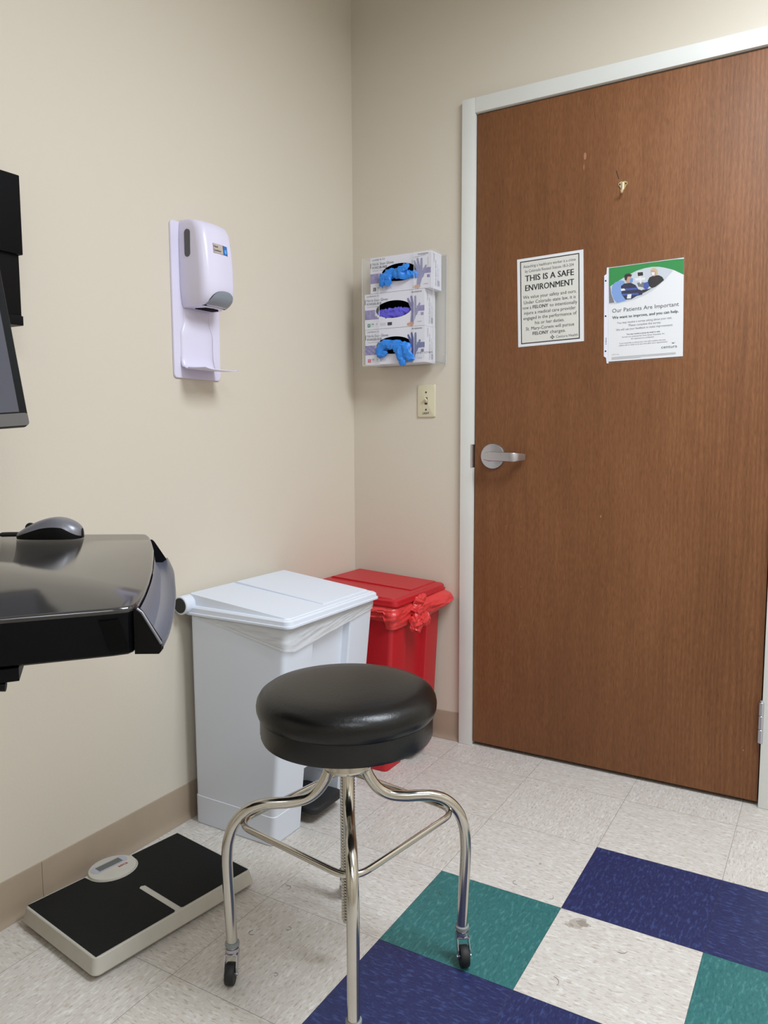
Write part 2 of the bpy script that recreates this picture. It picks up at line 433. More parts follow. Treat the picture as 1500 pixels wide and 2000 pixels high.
# safety notice
PW, PH = .2145, .2775
F = frame_fn(.7425, 1.5075, 1.6)
t = thing('safety_notice', (.7425,-.0062,1.369), 'white notice with black border and large bold lettering taped to the door', 'notice')
def pv(v): return PH/2-v*PH
mb = MB(); prism(mb, rect(-PW/2,PW/2,-PH/2,PH/2), .0003, .0011, F); mb.build('paper', M['paper'], t)
mb = MB(); L, Rr, B, T_ = -PW/2+.010, PW/2-.0125, -PH/2+.0085, PH/2-.0085
flat(mb, rect(L, Rr, B, T_), F, .0013, 0); flat(mb, rect(L+.0032, Rr-.0032, B+.0032, T_-.0032), F, .0015, 1)
mb.build('border_print', [M['ink'], M['paperwarm']], t, mods=False)
mb = MB(); k = .0018; cx = -.0015
for s, v, w, cap, bo, mi in (("Assaulting a healthcare worker is a crime",.108,.79,.0088,False,1),("by Colorado Revised Statute 18-3-204",.163,.735,.0088,False,1),("THIS IS A SAFE",.262,.735,.0185,True,0),("ENVIRONMENT",.370,.735,.0185,True,0),
    ("We value your safety and ours.",.458,.81,.0102,False,0),("Under Colorado state law, it is",.518,.785,.0102,False,0),("injure a medical care provider",.637,.785,.0102,False,0),("engaged in the performance of",.697,.81,.0102,False,0),("his or her duties.",.757,.445,.0102,False,0),("St. Mary-Corwin will pursue",.817,.735,.0102,False,0)):
    text(mb, s, F, k, cx, pv(v), w*PW, cap, mi, bo)
text(mb, "now a", F, k, cx-.415*PW, pv(.577), .135*PW, .0102, 0, False, 'l'); text(mb, "FELONY", F, k, cx-.255*PW, pv(.577), .235*PW, .0102, 0, True, 'l'); text(mb, "to intentionally", F, k, cx+.415*PW, pv(.577), .41*PW, .0102, 0, False, 'r')
text(mb, "FELONY", F, k, cx-.26*PW, pv(.877), .24*PW, .0102, 0, True, 'l'); text(mb, "charges.", F, k, cx+.24*PW, pv(.877), .235*PW, .0102, 0, False, 'r')
text(mb, "Centura Health", F, k, PW*.413, pv(.935), .325*PW, .0078, 1, False, 'r')
cxm, czm = .033*PW, pv(.922)
flat(mb, rect(cxm-.0062,cxm+.0062,czm-.0018,czm+.0018), F, k, 0); flat(mb, rect(cxm-.0018,cxm+.0018,czm-.0062,czm+.0062), F, k, 0)
flat(mb, rect(cxm-.0036,cxm+.0036,czm-.0006,czm+.0006), F, k+.0002, 2); flat(mb, rect(cxm-.0006,cxm+.0006,czm-.0036,czm+.0036), F, k+.0002, 2)
mb.build('lettering', [M['ink'], M['inkslate'], M['paperwarm']], t, mods=False)
mb = MB(); prism(mb, rect(-PW/2-.001,PW/2+.004,-PH/2-.004,PH/2+.001), .0021, .0024, F); mb.build('plastic_sleeve', M['film'], t)

# patient survey poster in a punched sleeve
QW, QH = .2165, .281
F2 = frame_fn(1.0345, 1.4475, 1.25)
t = thing('survey_poster', (1.0345,-.0062,1.306), 'poster with green header and photo of two people, in a punched sleeve on the door', 'poster')
mb = MB(); prism(mb, rect(-QW/2,QW/2,-QH/2,QH/2), .0003, .0011, F2); mb.build('paper', M['paper'], t)
def G(u, v): return ((u-.5)*QW, QH/2-v*QH)
top_arc = [(0,.215),(.05,.19),(.10,.17),(.162,.146),(.27,.104),(.396,.069),(.5,.055),(.595,.052),(.68,.060),(.757,.077),(.88,.115),(1.0,.172)]
bot_arc = [(0,.386),(.11,.391),(.216,.385),(.35,.369),(.486,.338),(.58,.305),(.667,.26),(.77,.195),(.865,.118)]
mb = MB()
gp = [(0,.005)] + top_arc + [(1,.012),(.9,.006),(.5,.004)]
flat(mb, [G(*p) for p in gp][::-1], F2, .0013, 0)
ph = [p for p in top_arc if p[0] < .86] + bot_arc[::-1]
flat(mb, [G(*p) for p in ph][::-1], F2, .0014, 1)
def C(x, y):                               # measured on the poster itself
    u = (x-782)/555; top = 237-.138*(x-787); return G(u, (y-top)/700)
def cpoly(pts, mi, h): flat(mb, [C(*p) for p in pts], F2, h, mi)
def cdisc(x, y, rx, ry, mi, h): cpoly([(x+rx*math.cos(a*PI/10), y+ry*math.sin(a*PI/10)) for a in range(20)], mi, h)
cpoly([(812,372),(835,345),(880,328),(905,335),(915,400),(925,470),(905,482),(850,496),(825,470),(808,420)], 2, .0016)       # chair
cpoly([(787,375),(800,380),(806,430),(830,494),(790,500)], 7, .00155)
cpoly([(1000,268),(1048,262),(1052,296),(1002,302)], 8, .0016); cpoly([(1004,270),(1044,266),(1046,292),(1006,297)], 6, .0017)  # monitor
cpoly([(1018,300),(1030,299),(1034,350),(1022,352)], 8, .00158); cpoly([(985,312),(1060,305),(1060,322),(988,330)], 8, .00157); cpoly([(1000,345),(1050,340),(1062,380),(1010,372)], 7, .00156)
cpoly([(880,372),(905,352),(955,346),(990,362),(1010,392),(1045,402),(1040,430),(1000,440),(960,465),(915,470),(885,430)], 3, .0018)   # sweater
for (a, b) in (((882,392),(1000,380)),((888,428),(1010,418))):
    cpoly([(a[0],a[1]),(b[0],b[1]),(b[0]+4,b[1]+14),(a[0]+4,a[1]+14)], 4, .0019)
cpoly([(878,392),(905,388),(915,402),(884,408)], 8, .002); cpoly([(930,432),(960,428),(956,460),(925,462)], 8, .002)
cdisc(937,318,24,30,5,.0019); cpoly([(905,300),(912,284),(940,278),(962,286),(958,300),(930,302),(922,330),(910,325)], 6, .002); cpoly([(948,318),(972,312),(968,340),(950,345)], 9, .0021)
cpoly([(1080,330),(1092,305),(1120,292),(1160,288),(1185,300),(1198,322),(1165,350),(1135,372),(1110,382),(1092,368)], 6, .0018)  # nurse
cpoly([(1050,345),(1085,335),(1095,360),(1075,395),(1050,385)], 4, .0018); cpoly([(1040,395),(1085,388),(1110,382),(1060,412),(1030,425)], 6, .0017)
cdisc(1125,266,23,30,5,.0019); cpoly([(1098,258),(1108,240),(1132,236),(1150,250),(1152,285),(1140,290),(1138,262),(1118,252)], 10, .002); cpoly([(1104,268),(1130,266),(1130,288),(1112,292)], 8, .0021)
mb.build('photo_print', [M['green'], M['photo_bg'], M['photo_chair'], M['photo_navy'], M['photo_blue'], M['photo_skin'], M['photo_hair'], M['inkgrey'], M['paper'], M['photo_mask'], M['photo_blond']], t, mods=False)
mb = MB()
for s, v, w, cap, mi, bo, cu in (("Our Patients Are Important",.482,.885,.0115,0,False,.5),("We want to improve, and you can help.",.549,.88,.0082,1,True,.5),("You may receive a survey asking about your visit.",.606,.73,.0062,2,False,.49),("Please complete the survey.",.642,.43,.0062,2,False,.5),("We will use your feedback to make improvements.",.679,.76,.0062,2,False,.49),
    ("You may receive a survey by email or text.",.731,.45,.0040,2,True,.48),("Surveys are conducted by Press Ganey Associates, Inc.",.757,.57,.0040,2,False,.48),("All responses are confidential.",.782,.31,.0040,2,False,.47),("If you would like to discuss your visit with a patient advocate,",.822,.62,.0040,2,False,.47),("please call or email us at any time after your appointment.",.844,.65,.0040,2,False,.48)):
    text(mb, s, F2, .0015, (cu-.5)*QW, QH/2-v*QH, w*QW, cap, mi, bo)
text(mb, "centura", F2, .0015, *G(.925,.905), .205*QW, .0085, 4, False, 'r')
for a in (-50,-25,0,25,50):
    r0 = math.radians(a); u, v = G(.875,.862)
    mb.add([F2(u+.0008, v, .0015), F2(u-.0008, v, .0015), F2(u+math.sin(r0)*.010, v+math.cos(r0)*.0055, .0015)], [[0,1,2]], 4, False)
text(mb, "centura.org", F2, .0015, *G(.05,.932), .10*QW, .0026, 2, False, 'l')
for k2, w in ((.958,.86),(.966,.86),(.974,.86),(.982,.40)):
    flat(mb, rect(G(.05,0)[0], G(.05+w,0)[0], G(0,k2)[1], G(0,k2)[1]+.0008), F2, .0015, 3)
mb.build('lettering', [M['inkslate'], M['inkteal'], M['inkgrey'], M['inklight'], M['inkslate']], t, mods=False)
mb = MB(); S0 = -QW/2
strip = [(S0+.002,-QH/2-.005),(S0+.002,QH/2+.001),(S0-.004,QH/2+.001),(S0-.005,QH/2-.018),(S0-.012,QH/2-.022),(S0-.013,-QH/2+.017),(S0-.006,-QH/2+.012),(S0-.004,-QH/2-.005)]
prism(mb, strip, .0012, .0016, F2); st = mb.build('punched_strip', M['card'], t)
for v in (.135,.51,.885):
    mb = MB(); flat(mb, disc(S0-.0075, QH/2-v*QH, .0026), F2, .0018, 0); mb.build('punch_hole', M['ink'], st, mods=False)
mb = MB()
def Fv(u, v, h): return F2(S0-.0055-v, -QH/2+.062+u, h)
text(mb, "STAPLES", Fv, .0018, 0, -.001, .021, .003, 0, True)
mb.build('lettering', M['ink'], st, mods=False)
mb = MB(); prism(mb, rect(-QW/2,QW/2+.0035,-QH/2-.006,QH/2+.004), .0026, .0029, F2); mb.build('plastic_sleeve', M['film'], t)

# ------------------------------------------------------------------ light switch
t = thing('light_switch', (.3025,-.0005,1.202), 'ivory wall plate with a toggle light switch, below the glove boxes', 'light switch')
F = lambda u, v, h: Vector((.3025+u, -.0004-h, 1.202+v))
mb = MB(); rg = lambda d, h: [F(u, v, h) for u, v in rrect(-.035+d,.035-d,-.0565+d,.0565-d,.003,4)]
loft(mb, [rg(0,0), rg(0,.0015), rg(.0015,.0045), rg(.004,.0055)]); mb.build('wall_plate', M['ivory'], t)
mb = MB(); flat(mb, rect(-.0055,.0055,-.0125,.0125), F, .0058); mb.build('toggle_slot', M['thresh'], t)
mb = MB(); rings = []
for w, d, z0, h in ((.0046,.006,0.,.0059),(.0042,.005,.004,.010),(.0036,.004,.008,.0165),(.003,.003,.009,.018)):
    rings.append([F(u, v+z0, h) for u, v in rrect(-w,w,-d,d,.0015,3)])
loft(mb, rings); mb.build('toggle', M['ivory'], t)
for v in (.030,-.030):
    mb = MB(); lathe(mb, [(.0032,-.0058),(.0032,-.0066),(.0018,-.0070)], (.3025,0,1.202+v), 14, axis='y'); mb.build('screw', M['thresh'], t)
mb = MB(); text(mb, "LIGHT", F, .0060, 0, -.0458, .025, .0075, 0, True); mb.build('lettering', M['inkslate'], t, mods=False)

# ------------------------------------------------------------------ glove boxes in an acrylic holder
hx0, hx1, hz0, hz1, hyf = .104, .379, 1.325, 1.690, -.1005
t = thing('glove_box_holder', (.2415,-.001,hz0), 'clear acrylic wall holder with three stacked glove boxes beside the door frame', 'dispenser holder')
mb = MB(); box(mb, (hx0,-.0032,hz0), (hx1,-.0006,hz1), .0004); mb.build('back_panel', M['acrylic'], t)
for x in (hx0, hx1-.0026):
    mb = MB(); box(mb, (x, hyf, hz0), (x+.0026, -.0032, hz1), .0004); mb.build('side_panel', M['acrylic'], t)
mb = MB(); box(mb, (hx0, hyf, hz0-.0005), (hx1, -.0034, hz0+.0025), .0004); mb.build('bottom_panel', M['acrylic'], t)
lw = .068
for (a, b, zt) in ((hx0, hx0+lw, hz1), (hx1-.072, hx1, hz1)):
    mb = MB(); box(mb, (a, hyf-.0026, hz0), (b, hyf, zt), .0004); mb.build('front_lip', M['acrylic'], t)
mb = MB()                                    # polished edges, their glint put in as paler, less clear rods
ew = .0010
for x in (hx0+.0004, hx0+lw, hx1-.072, hx1-.0004): tube(mb, [(x, hyf-.0028, hz0), (x, hyf-.0028, hz1)], ew, 6)
tube(mb, [(hx0, hyf-.0028, hz0), (hx0+lw, hyf-.0028, hz0)], .0016, 6)
tube(mb, [(hx1-.0002, hyf, hz1), (hx1-.0002, -.004, hz1)], .0008, 6); tube(mb, [(hx0, hyf, hz1), (hx0, -.004, hz1)], .0008, 6); tube(mb, [(hx1,-.0042, hz0), (hx1,-.0042, hz1)], .0008, 6)
tube(mb, [(hx0, -.004, hz1), (hx1, -.004, hz1)], .0007, 6)
tube(mb, smooth_path([(hx1, hyf, hz0), (hx1, -.03, hz0), (hx1,-.006,hz0+.002),(hx1,-.012,hz0+.03),(hx1,-.022,hz0+.03),(hx1,-.012,hz0+.004)],5), .001, 6)
mb.build('polished_edge', M['acredge'], t)
mb = MB(); text(mb, "HENRY SCHEIN", lambda u, v, h: Vector((u, -h, v)), -hyf+.003, .345, 1.3545, .064, .0062); mb.build('lettering', M['inkslate'], t, mods=False)

BW, BH, BD = .233, .1195, .078
def glove_box(x0, z0, size, sqmat, handmat, label, logo):
    yf = -.0945
    t = thing('glove_box', (x0+BW/2, yf+BD/2, z0), label, 'box', 'nitrile glove boxes in the clear wall holder')
    F = lambda u, v, h: Vector((x0+u*BW, yf-h, z0+BH*(1-v)))       # u right, v down, both 0..1
    # carton: front face with an oval opening
    mb = MB(); n = 64; ecu, ecv, ea, eb = .49, .49, .30, .255
    inner, outer = [], []
    for k in range(n):
        a = 2*PI*k/n; dx, dy = math.cos(a), math.sin(a)
        inner.append((ecu+ea*dx, ecv+eb*dy*(1. if dy < 0 else .92)))
        ux = (1-ecu if dx > 0 else ecu)/abs(dx) if abs(dx) > 1e-6 else 1e9; uy = (1-ecv if dy > 0 else ecv)/abs(dy) if abs(dy) > 1e-6 else 1e9
        s = min(ux, uy); outer.append((ecu+dx*s, ecv+dy*s))
    for cu_, cv_ in ((0,0),(1,0),(1,1),(0,1)):      # snap nearest outline vertex to each corner
        j = min(range(n), key=lambda q: (outer[q][0]-cu_)**2+(outer[q][1]-cv_)**2); outer[j] = (cu_, cv_)
    vs = [F(u, v, 0) for u, v in outer]+[F(u, v, 0) for u, v in inner]+[F(u, v, -.0012) for u, v in inner]
    fs = [[k, (k+1) % n, n+(k+1) % n, n+k] for k in range(n)] + [[n+k, n+(k+1) % n, 2*n+(k+1) % n, 2*n+k] for k in range(n)]
    mb.add(vs, fs, 0, False)
    c = [F(0,0,0),F(1,0,0),F(1,1,0),F(0,1,0),F(0,0,-BD),F(1,0,-BD),F(1,1,-BD),F(0,1,-BD)]
    mb.add(c, [[0,4,5,1],[1,5,6,2],[2,6,7,3],[3,7,4,0],[4,7,6,5]], 0, False)
    e = .004
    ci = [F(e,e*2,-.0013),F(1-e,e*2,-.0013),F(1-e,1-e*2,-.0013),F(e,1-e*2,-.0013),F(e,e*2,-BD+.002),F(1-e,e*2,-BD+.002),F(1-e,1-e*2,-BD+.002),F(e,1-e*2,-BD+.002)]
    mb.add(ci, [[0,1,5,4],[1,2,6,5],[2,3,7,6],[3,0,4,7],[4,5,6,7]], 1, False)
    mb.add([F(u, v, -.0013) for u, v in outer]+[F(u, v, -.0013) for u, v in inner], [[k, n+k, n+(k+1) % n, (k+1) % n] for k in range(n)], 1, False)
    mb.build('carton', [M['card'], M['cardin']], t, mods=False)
    # print on the front
    mb = MB(); h = .0003
    def R4(a, b, c_, d, mi): mb.add([F(a,d,h),F(b,d,h),F(b,c_,h),F(a,c_,h)], [[0,1,2,3]], mi, False)
    def inside(u, v): return ((u-ecu)/ea)**2+((v-ecv)/eb)**2 < 1.05
    for i in range(8):
        for j in range(6):
            a, b_ = i*.03, i*.03+.03; c_, d = .45+j*.045, .45+j*.045+.045
            if any(inside(u, v) for u in (a, b_) for v in (c_, d)): continue
            if a > .21: continue
            mb.add([F(a,d,h),F(b_,d,h),F(b_,c_,h),F(a,c_,h)], [[0,1,2,3]], 1 if (i*7+j*5) % 3 else 2, False)
    R4(0,.012,.15,.29,3)
    def tx(s, u, v, w, cap, mi, bold=False, al='l'):
        text(mb, s, lambda a, b, hh: F(a/BW, 1-b/BH, hh), h, u*BW, (1-v)*BH, w*BW, cap*BH, mi, bold, al)
    tx("confiderm 3.5", .035, .085, .22 if logo else .21, .055, 3, False); tx("Nitrile Exam Gloves", .035, .215, .36, .075, 3); tx("POWDER-FREE", .035, .315, .25, .07, 4, True); tx("Textured, Non-Sterile", .035, .375, .20, .03, 4)
    R4(.045,.095,.835,.935,5); text(mb, size, lambda a, b, hh: F(a/BW, 1-b/BH, hh), h*2, .07*BW, (1-.91)*BH, .018*BW, .055*BH, 6)
    tx("100", .115, .875, .04, .045, 4, True); tx("6", .20, .875, .015, .045, 4, True)
    for k in range(3): R4(.245,.36,.845+k*.03,.852+k*.03,7); 
    R4(.11,.155,.905,.912,7); R4(.195,.225,.905,.912,7)
    bm_ = [M['card'], M['boxpurple'], M['boxpurple'] if size != 'S' else M['boxhandb'], M['inkslate'], M['inkgrey'], sqmat, M['paper'], M['inklight'], handmat, M['photo_skin']]
    mb.build('lettering', bm_, t, mods=False); mb = MB()
    if logo:
        R4(.39,.465,.835,.925,3); R4(.40,.455,.855,.862,6); R4(.40,.455,.88,.887,6)
        mb.build('printed_logo', bm_, t, mods=False); mb = MB()
    R4(.875,1.0,.45,.60,2); R4(.94,.985,.64,.72,2); mb.build('printed_band', bm_, t, mods=False); mb = MB()
    tx("McKESSON", .955, .085, .16, .04, 3, True, 'r'); mb.build('maker_lettering', bm_, t, mods=False); mb = MB(); tx("14-6N52", .955, .90, .07, .03, 4, False, 'r')
    mb.build('item_lettering', bm_, t, mods=False); mb = MB()
    # printed hand in a glove
    def cap(p, q, r0, r1, mi, hh):
        p, q = Vector((p[0]*BW, p[1]*BH)), Vector((q[0]*BW, q[1]*BH)); d = (q-p).normalized(); nrm = Vector((-d.y, d.x)); pts = []
        a0 = math.atan2(nrm.y, nrm.x)
        for k in range(9): a = a0-PI*k/8; pts.append(q+Vector((math.cos(a), math.sin(a)))*r1)
        for k in range(9): a = a0+PI-PI*k/8; pts.append(p+Vector((math.cos(a), math.sin(a)))*r0)
        mb.add([F(a.x/BW, a.y/BH, hh) for a in pts], [list(range(18))], mi, False)
    hm = 8
    cap((.795,.50),(.733,.24),.0048,.0036,hm,h*2); cap((.815,.46),(.788,.19),.0050,.0036,hm,h*2.1); cap((.848,.46),(.852,.20),.0050,.0036,hm,h*2.2); cap((.86,.66),(.922,.40),.0062,.0034,hm,h*2.3)
    cap((.835,.58),(.825,.52),.0112,.0105,hm,h*2.4); cap((.80,.90),(.835,.60),.0066,.0104,hm,h*2.5)
    cap((.735,.94),(.79,.93),.0045,.0055,9,h*2.6); cap((.79,.97),(.815,.93),.0035,.0045,9,h*2.7)
    if size == 'L':                                              # cut-out tab printed on the top carton
        for seg in (((.70,.34),(.70,.20)),((.72,.14),(.92,.10)),((.955,.16),(.955,.60))): 
            cap(seg[0], seg[1], .0004, .0004, 3, h*1.5)
    mb.build('printed_hand', bm_, t, mods=False)
    # print on the right end
    mb = MB(); xs = x0+BW+.0003
    FS = lambda u, v, hh: Vector((xs, yf+BD*.28-v, z0+.010+u))
    text(mb, "Nitrile Exam Gloves", FS, 0, 0, -.016, .085, .007, 0, False, 'l'); text(mb, "POWDER-FREE Textured", FS, 0, 0, -.027, .07, .0045, 1, False, 'l'); text(mb, "McKESSON", FS, 0, .075, -.003, .028, .004, 0, True, 'l')
    text(mb, "100 Gloves by Count", FS, 0, 0, -.036, .06, .0035, 1, False, 'l')
    for k in range(4): mb.add([(xs, yf+.05+k*.004, z0+.012), (xs, yf+.0515+k*.004, z0+.012), (xs, yf+.0515+k*.004, z0+.03), (xs, yf+.05+k*.004, z0+.03)], [[0,1,2,3]], 0, False)
    mb.build('side_printing', [M['inkslate'], M['inkgrey']], t, mods=False)
    return F
zb = hz0+.0030
FB = glove_box(.110, zb, 'S', M['boxred'], M['boxhandb'], 'lowest white glove box of the stack, red size square, gloves hanging out', False)
FM = glove_box(.109, zb+.1205, 'M', M['boxgreen'], M['boxhand'], 'middle white glove box of the stack, green size square, violet glove showing', True)
FT = glove_box(.1325, zb+.241, 'L', M['boxblue'], M['boxhand'], 'topmost white glove box of the stack, set a little to the right, dark size square', False)

def crumple(name, blobs, tubes, m, label, amp, seed, vox=.0017, cat='glove', group=None, freq=62, faces=620):
    """soft crumpled shape: overlapping lumps and tapered fingers fused by a voxel remesh, then creased"""
    bm = bmesh.new()
    for c, r in blobs:
        g_ = bmesh.ops.create_icosphere(bm, subdivisions=3, radius=1)
        for v in g_['verts']: v.co = Vector(c)+Vector((v.co.x*r[0], v.co.y*r[1], v.co.z*r[2]))
    me = bpy.data.meshes.new(name); bm.to_mesh(me); bm.free()
    mb = MB(); mb.add([v.co for v in me.vertices], [list(p.vertices) for p in me.polygons])
    for path, rad, flatn in tubes:
        P = smooth_path(path, 5); n = len(P)
        rr = [rad[0]+(rad[1]-rad[0])*i/(n-1) for i in range(n)]; rr[0] *= .5; rr[-1] *= .45; rr[-2] *= .8
        sub = MB(); tube(sub, P, rr, 12)
        if flatn:
            ys = [p.y for p in P]
            for i, v in enumerate(sub.v):
                yc = P[i//12].y; sub.v[i] = (v[0], yc+(v[1]-yc)*flatn, v[2])
        mb.add(sub.v, sub.f)
    ob = mb.build(name, m)
    rm = ob.modifiers.new('r', 'REMESH'); rm.mode = 'VOXEL'; rm.voxel_size = vox
    dg = bpy.context.evaluated_depsgraph_get(); dg.update()
    me2 = bpy.data.meshes.new_from_object(ob.evaluated_get(dg)); ob.modifiers.clear(); ob.data = me2
    if not me2.materials: me2.materials.append(m)
    bm = bmesh.new(); bm.from_mesh(me2)
    for _ in range(2): bmesh.ops.smooth_vert(bm, verts=bm.verts, factor=.5, use_axis_x=True, use_axis_y=True, use_axis_z=True)
    bm.normal_update(); dsp = []
    for v in bm.verts:
        q = v.co*freq+Vector((seed, seed*2, 0)); q = q+noise.noise_vector(q*.5)*.6
        d = 1-abs(noise.noise(q))*3.; d2 = 1-abs(noise.noise(q*2.2))*2.6
        dsp.append(v.normal*(amp*(.7*d+.4*d2)))
    for v, d in zip(bm.verts, dsp): v.co += d
    bm.to_mesh(me2); bm.free()
    dm = ob.modifiers.new('d', 'DECIMATE'); dm.ratio = min(1, faces/max(1, len(me2.polygons)))
    dg.update(); me3 = bpy.data.meshes.new_from_object(ob.evaluated_get(bpy.context.evaluated_depsgraph_get())); ob.modifiers.clear(); ob.data = me3
    bm = bmesh.new(); bm.from_mesh(me3)
    for f in bm.faces: f.smooth = True
    for e in bm.edges:
        if len(e.link_faces) == 2 and e.calc_face_angle(0) > math.radians(34): e.smooth = False
    bm.to_mesh(me3); bm.free()
    return tag(ob, label, cat, group)
def bx(F, u, v, h): return F(u, v, h)
gg = 'nitrile gloves pulled from the boxes'
crumple('glove', [(FT(.34,.50,.000),(.026,.012,.018)),(FT(.26,.62,.006),(.016,.010,.018)),(FT(.48,.52,.004),(.026,.012,.016)),(FT(.62,.58,.003),(.030,.011,.013)),(FT(.72,.60,-.001),(.018,.010,.014))],
        [([FT(.24,.52,.008),FT(.225,.68,.012),FT(.235,.84,.011)],(.011,.012),.5),([FT(.34,.52,.010),FT(.33,.70,.013),FT(.335,.85,.012)],(.014,.011),.5),([FT(.44,.62,.010),FT(.54,.46,.014),FT(.67,.34,.010)],(.012,.012),.55),([FT(.46,.52,.012),FT(.56,.62,.014),FT(.70,.64,.008)],(.010,.009),.6)],
        M['glove_b'], 'crumpled bright blue glove bulging from the topmost glove box', .0030, 1.7, group=gg)
crumple('glove', [(FM(.34,.62,-.010),(.032,.010,.020)),(FM(.52,.60,-.010),(.040,.010,.017)),(FM(.66,.55,-.011),(.026,.009,.012)),(FM(.26,.62,-.011),(.014,.010,.020))],
        [([FM(.28,.56,-.004),FM(.45,.50,-.003),FM(.68,.50,-.005)],(.009,.007),.6),([FM(.30,.68,-.004),FM(.45,.62,-.003),FM(.62,.64,-.005)],(.008,.006),.6)], M['glove_p'], 'violet glove folded inside the oval of the middle glove box', .0026, 5.2, group=gg)
crumple('glove', [(FB(.36,.46,.000),(.032,.012,.018)),(FB(.52,.47,.002),(.034,.012,.015)),(FB(.67,.53,.003),(.026,.010,.015)),(FB(.26,.62,.000),(.017,.011,.018))],
        [([FB(.22,.58,.004),FB(.28,.76,.008),FB(.40,.66,.010)],(.010,.008),.6),([FB(.54,.50,.010),FB(.62,.72,.015),FB(.66,.93,.0145),FB(.69,1.08,.0138)],(.016,.0135),.42),([FB(.68,.54,.012),FB(.74,.72,.0175),FB(.80,.86,.0170),FB(.845,.975,.0155)],(.0145,.0135),.42),([FB(.40,.50,.010),FB(.55,.56,.014),FB(.72,.50,.010)],(.010,.008),.6)],
        M['glove_b'], 'bright blue glove from the lowest glove box with two fingers hanging down', .0026, 9.4, group=gg)

# ------------------------------------------------------------------ hand sanitizer dispenser
t = thing('sanitizer_dispenser', (.001,-.806,1.24), 'white wall hand sanitizer dispenser on a tall back plate with drip tray', 'sanitizer dispenser')
FW = lambda u, v, h: Vector((.0006+h, -.806+u, v))         # u along +y, v up, h off the wall
mb = MB(); rg = lambda d, h: [FW(u, v, h) for u, v in rrect(-.0915+d,.0885-d,1.2395+d,1.652-d,.012,6)]
loft(mb, [rg(0,0), rg(0,.0035), rg(.0012,.005)]); mb.build('back_plate', M['lavplastic'], t)
prof = [(z+(.0115*max(0,(z-1.53))/.1155), d, w, r) for z, d, w, r in [(1.6455,.030,.0535,.020),(1.6440,.052,.0560,.022),(1.640,.066,.0585,.024),(1.633,.076,.0605,.025),(1.618,.085,.0622,.026),(1.58,.092,.0632,.026),(1.53,.097,.0632,.026),(1.49,.099,.0628,.026),(1.465,.098,.0615,.026),(1.450,.093,.0595,.025),(1.440,.085,.0575,.024),(1.433,.074,.0555,.022),(1.4285,.055,.0530,.020)]]
def body_ring(z, dep, hw, r, off=0., n=60):
    """section: flat against the plate, rounded front corners, slightly bowed front"""
    pts = [(-hw-off, 0.006)]
    for k in range(9): a = PI-(PI/2)*k/8; pts.append((-hw+r+(r+off)*math.cos(a), dep-r+(r+off)*math.sin(a)))
    for k in range(1, 8): s = -1+2*k/8; pts.append((s*(hw-r), dep+off+.004*(1-s*s)))
    for k in range(9): a = PI/2-(PI/2)*k/8; pts.append((hw-r+(r+off)*math.cos(a), dep-r+(r+off)*math.sin(a)))
    pts.append((hw+off, 0.006))
    return pts
def lerp_prof(z):
    for a, b in zip(prof, prof[1:]):
        if b[0] <= z <= a[0]:
            s = (a[0]-z)/(a[0]-b[0]); return tuple(a[i]+(b[i]-a[i])*s for i in range(1,4))
    return prof[-1][1:]
mb = MB(); loft(mb, [[FW(u, z, h) for u, h in body_ring(z, d, w, r)] for z, d, w, r in prof])
mb.build('cover', M['lavplastic'], t, angle=50)
# side window, label, push lever on the shell
mb = MB(); sx = -.0640
cap_ = [(.0365+.0100*math.cos(a), 1.6185+.0100*math.sin(a)) for a in [PI*k/12 for k in range(13)]]+[(.0365+.0100*math.cos(a), 1.5665+.0100*math.sin(a)) for a in [PI+PI*k/12 for k in range(13)]]
loft(mb, [[FW(sx+.003, v, u) for u, v in cap_], [FW(sx, v, u) for u, v in cap_]], smooth=False); mb.build('level_window', M['slot'], t)
def on_front(u, z, off):
    d, w, r = lerp_prof(z); s = u/(w-r)
    if abs(s) <= 1: return FW(u, z, d+off+.004*(1-s*s))
    q = min(1, (abs(u)-(w-r))/r); return FW(u, z, d-r+(r+off)*math.sqrt(max(0, 1-q*q)))
mb = MB()
def patch(u0, u1, z0, z1, off, mi, n=8):
    vs = [on_front(u0+(u1-u0)*i/n, z0+(z1-z0)*j, off) for j in (0,1) for i in range(n+1)]
    mb.add(vs, [[i, i+1, n+2+i, n+1+i] for i in range(n)], mi, False)
patch(-.0275,.0275,1.5675,1.5925,.0006,0); patch(-.027,.008,1.568,1.592,.0009,1); patch(.010,.027,1.568,1.592,.0009,2)
FLb = lambda u, v, h: on_front(u, v, h)
text(mb, "Hand", FLb, .0012, -.0255, 1.5825, .014, .0058, 0, True, 'l'); text(mb, "Sanitizer", FLb, .0012, -.0255, 1.5725, .026, .0058, 0, True, 'l')
mb.add([on_front(.018+.005*math.cos(a), 1.577+.006*math.sin(a), .0012) for a in [2*PI*k/14 for k in range(14)]], [list(range(14))], 3, False)
mb.build('label', [M['inkslate'], M['labeltan'], M['labelblue'], mat('label_pale_blue', (110,170,225), .4)], t, mods=False)
mb = MB(); mb2 = MB(); NU = 26; NV = 10
def lev(off, grow, mbx):
    cu, hw, zb_, ht = .006, .0475+grow, 1.4325-grow, .0375+grow
    vs = []
    for i in range(NU+1):
        s = -1+2*i/NU; u = cu+hw*s; zt = zb_+ht*max(0., 1-abs(s)**2.6)**.5
        for j in range(NV+1): vs.append(on_front(u, zb_+(zt-zb_)*j/NV, off))
    mbx.add(vs, [[i*(NV+1)+j, (i+1)*(NV+1)+j, (i+1)*(NV+1)+j+1, i*(NV+1)+j+1] for i in range(NU) for j in range(NV)])
lev(.0008, .0016, mb2); mb2.build('lever_seam', M['dark'], t)
lev(.0032, 0, mb); mb.build('push_lever', M['lever_grey'], t)
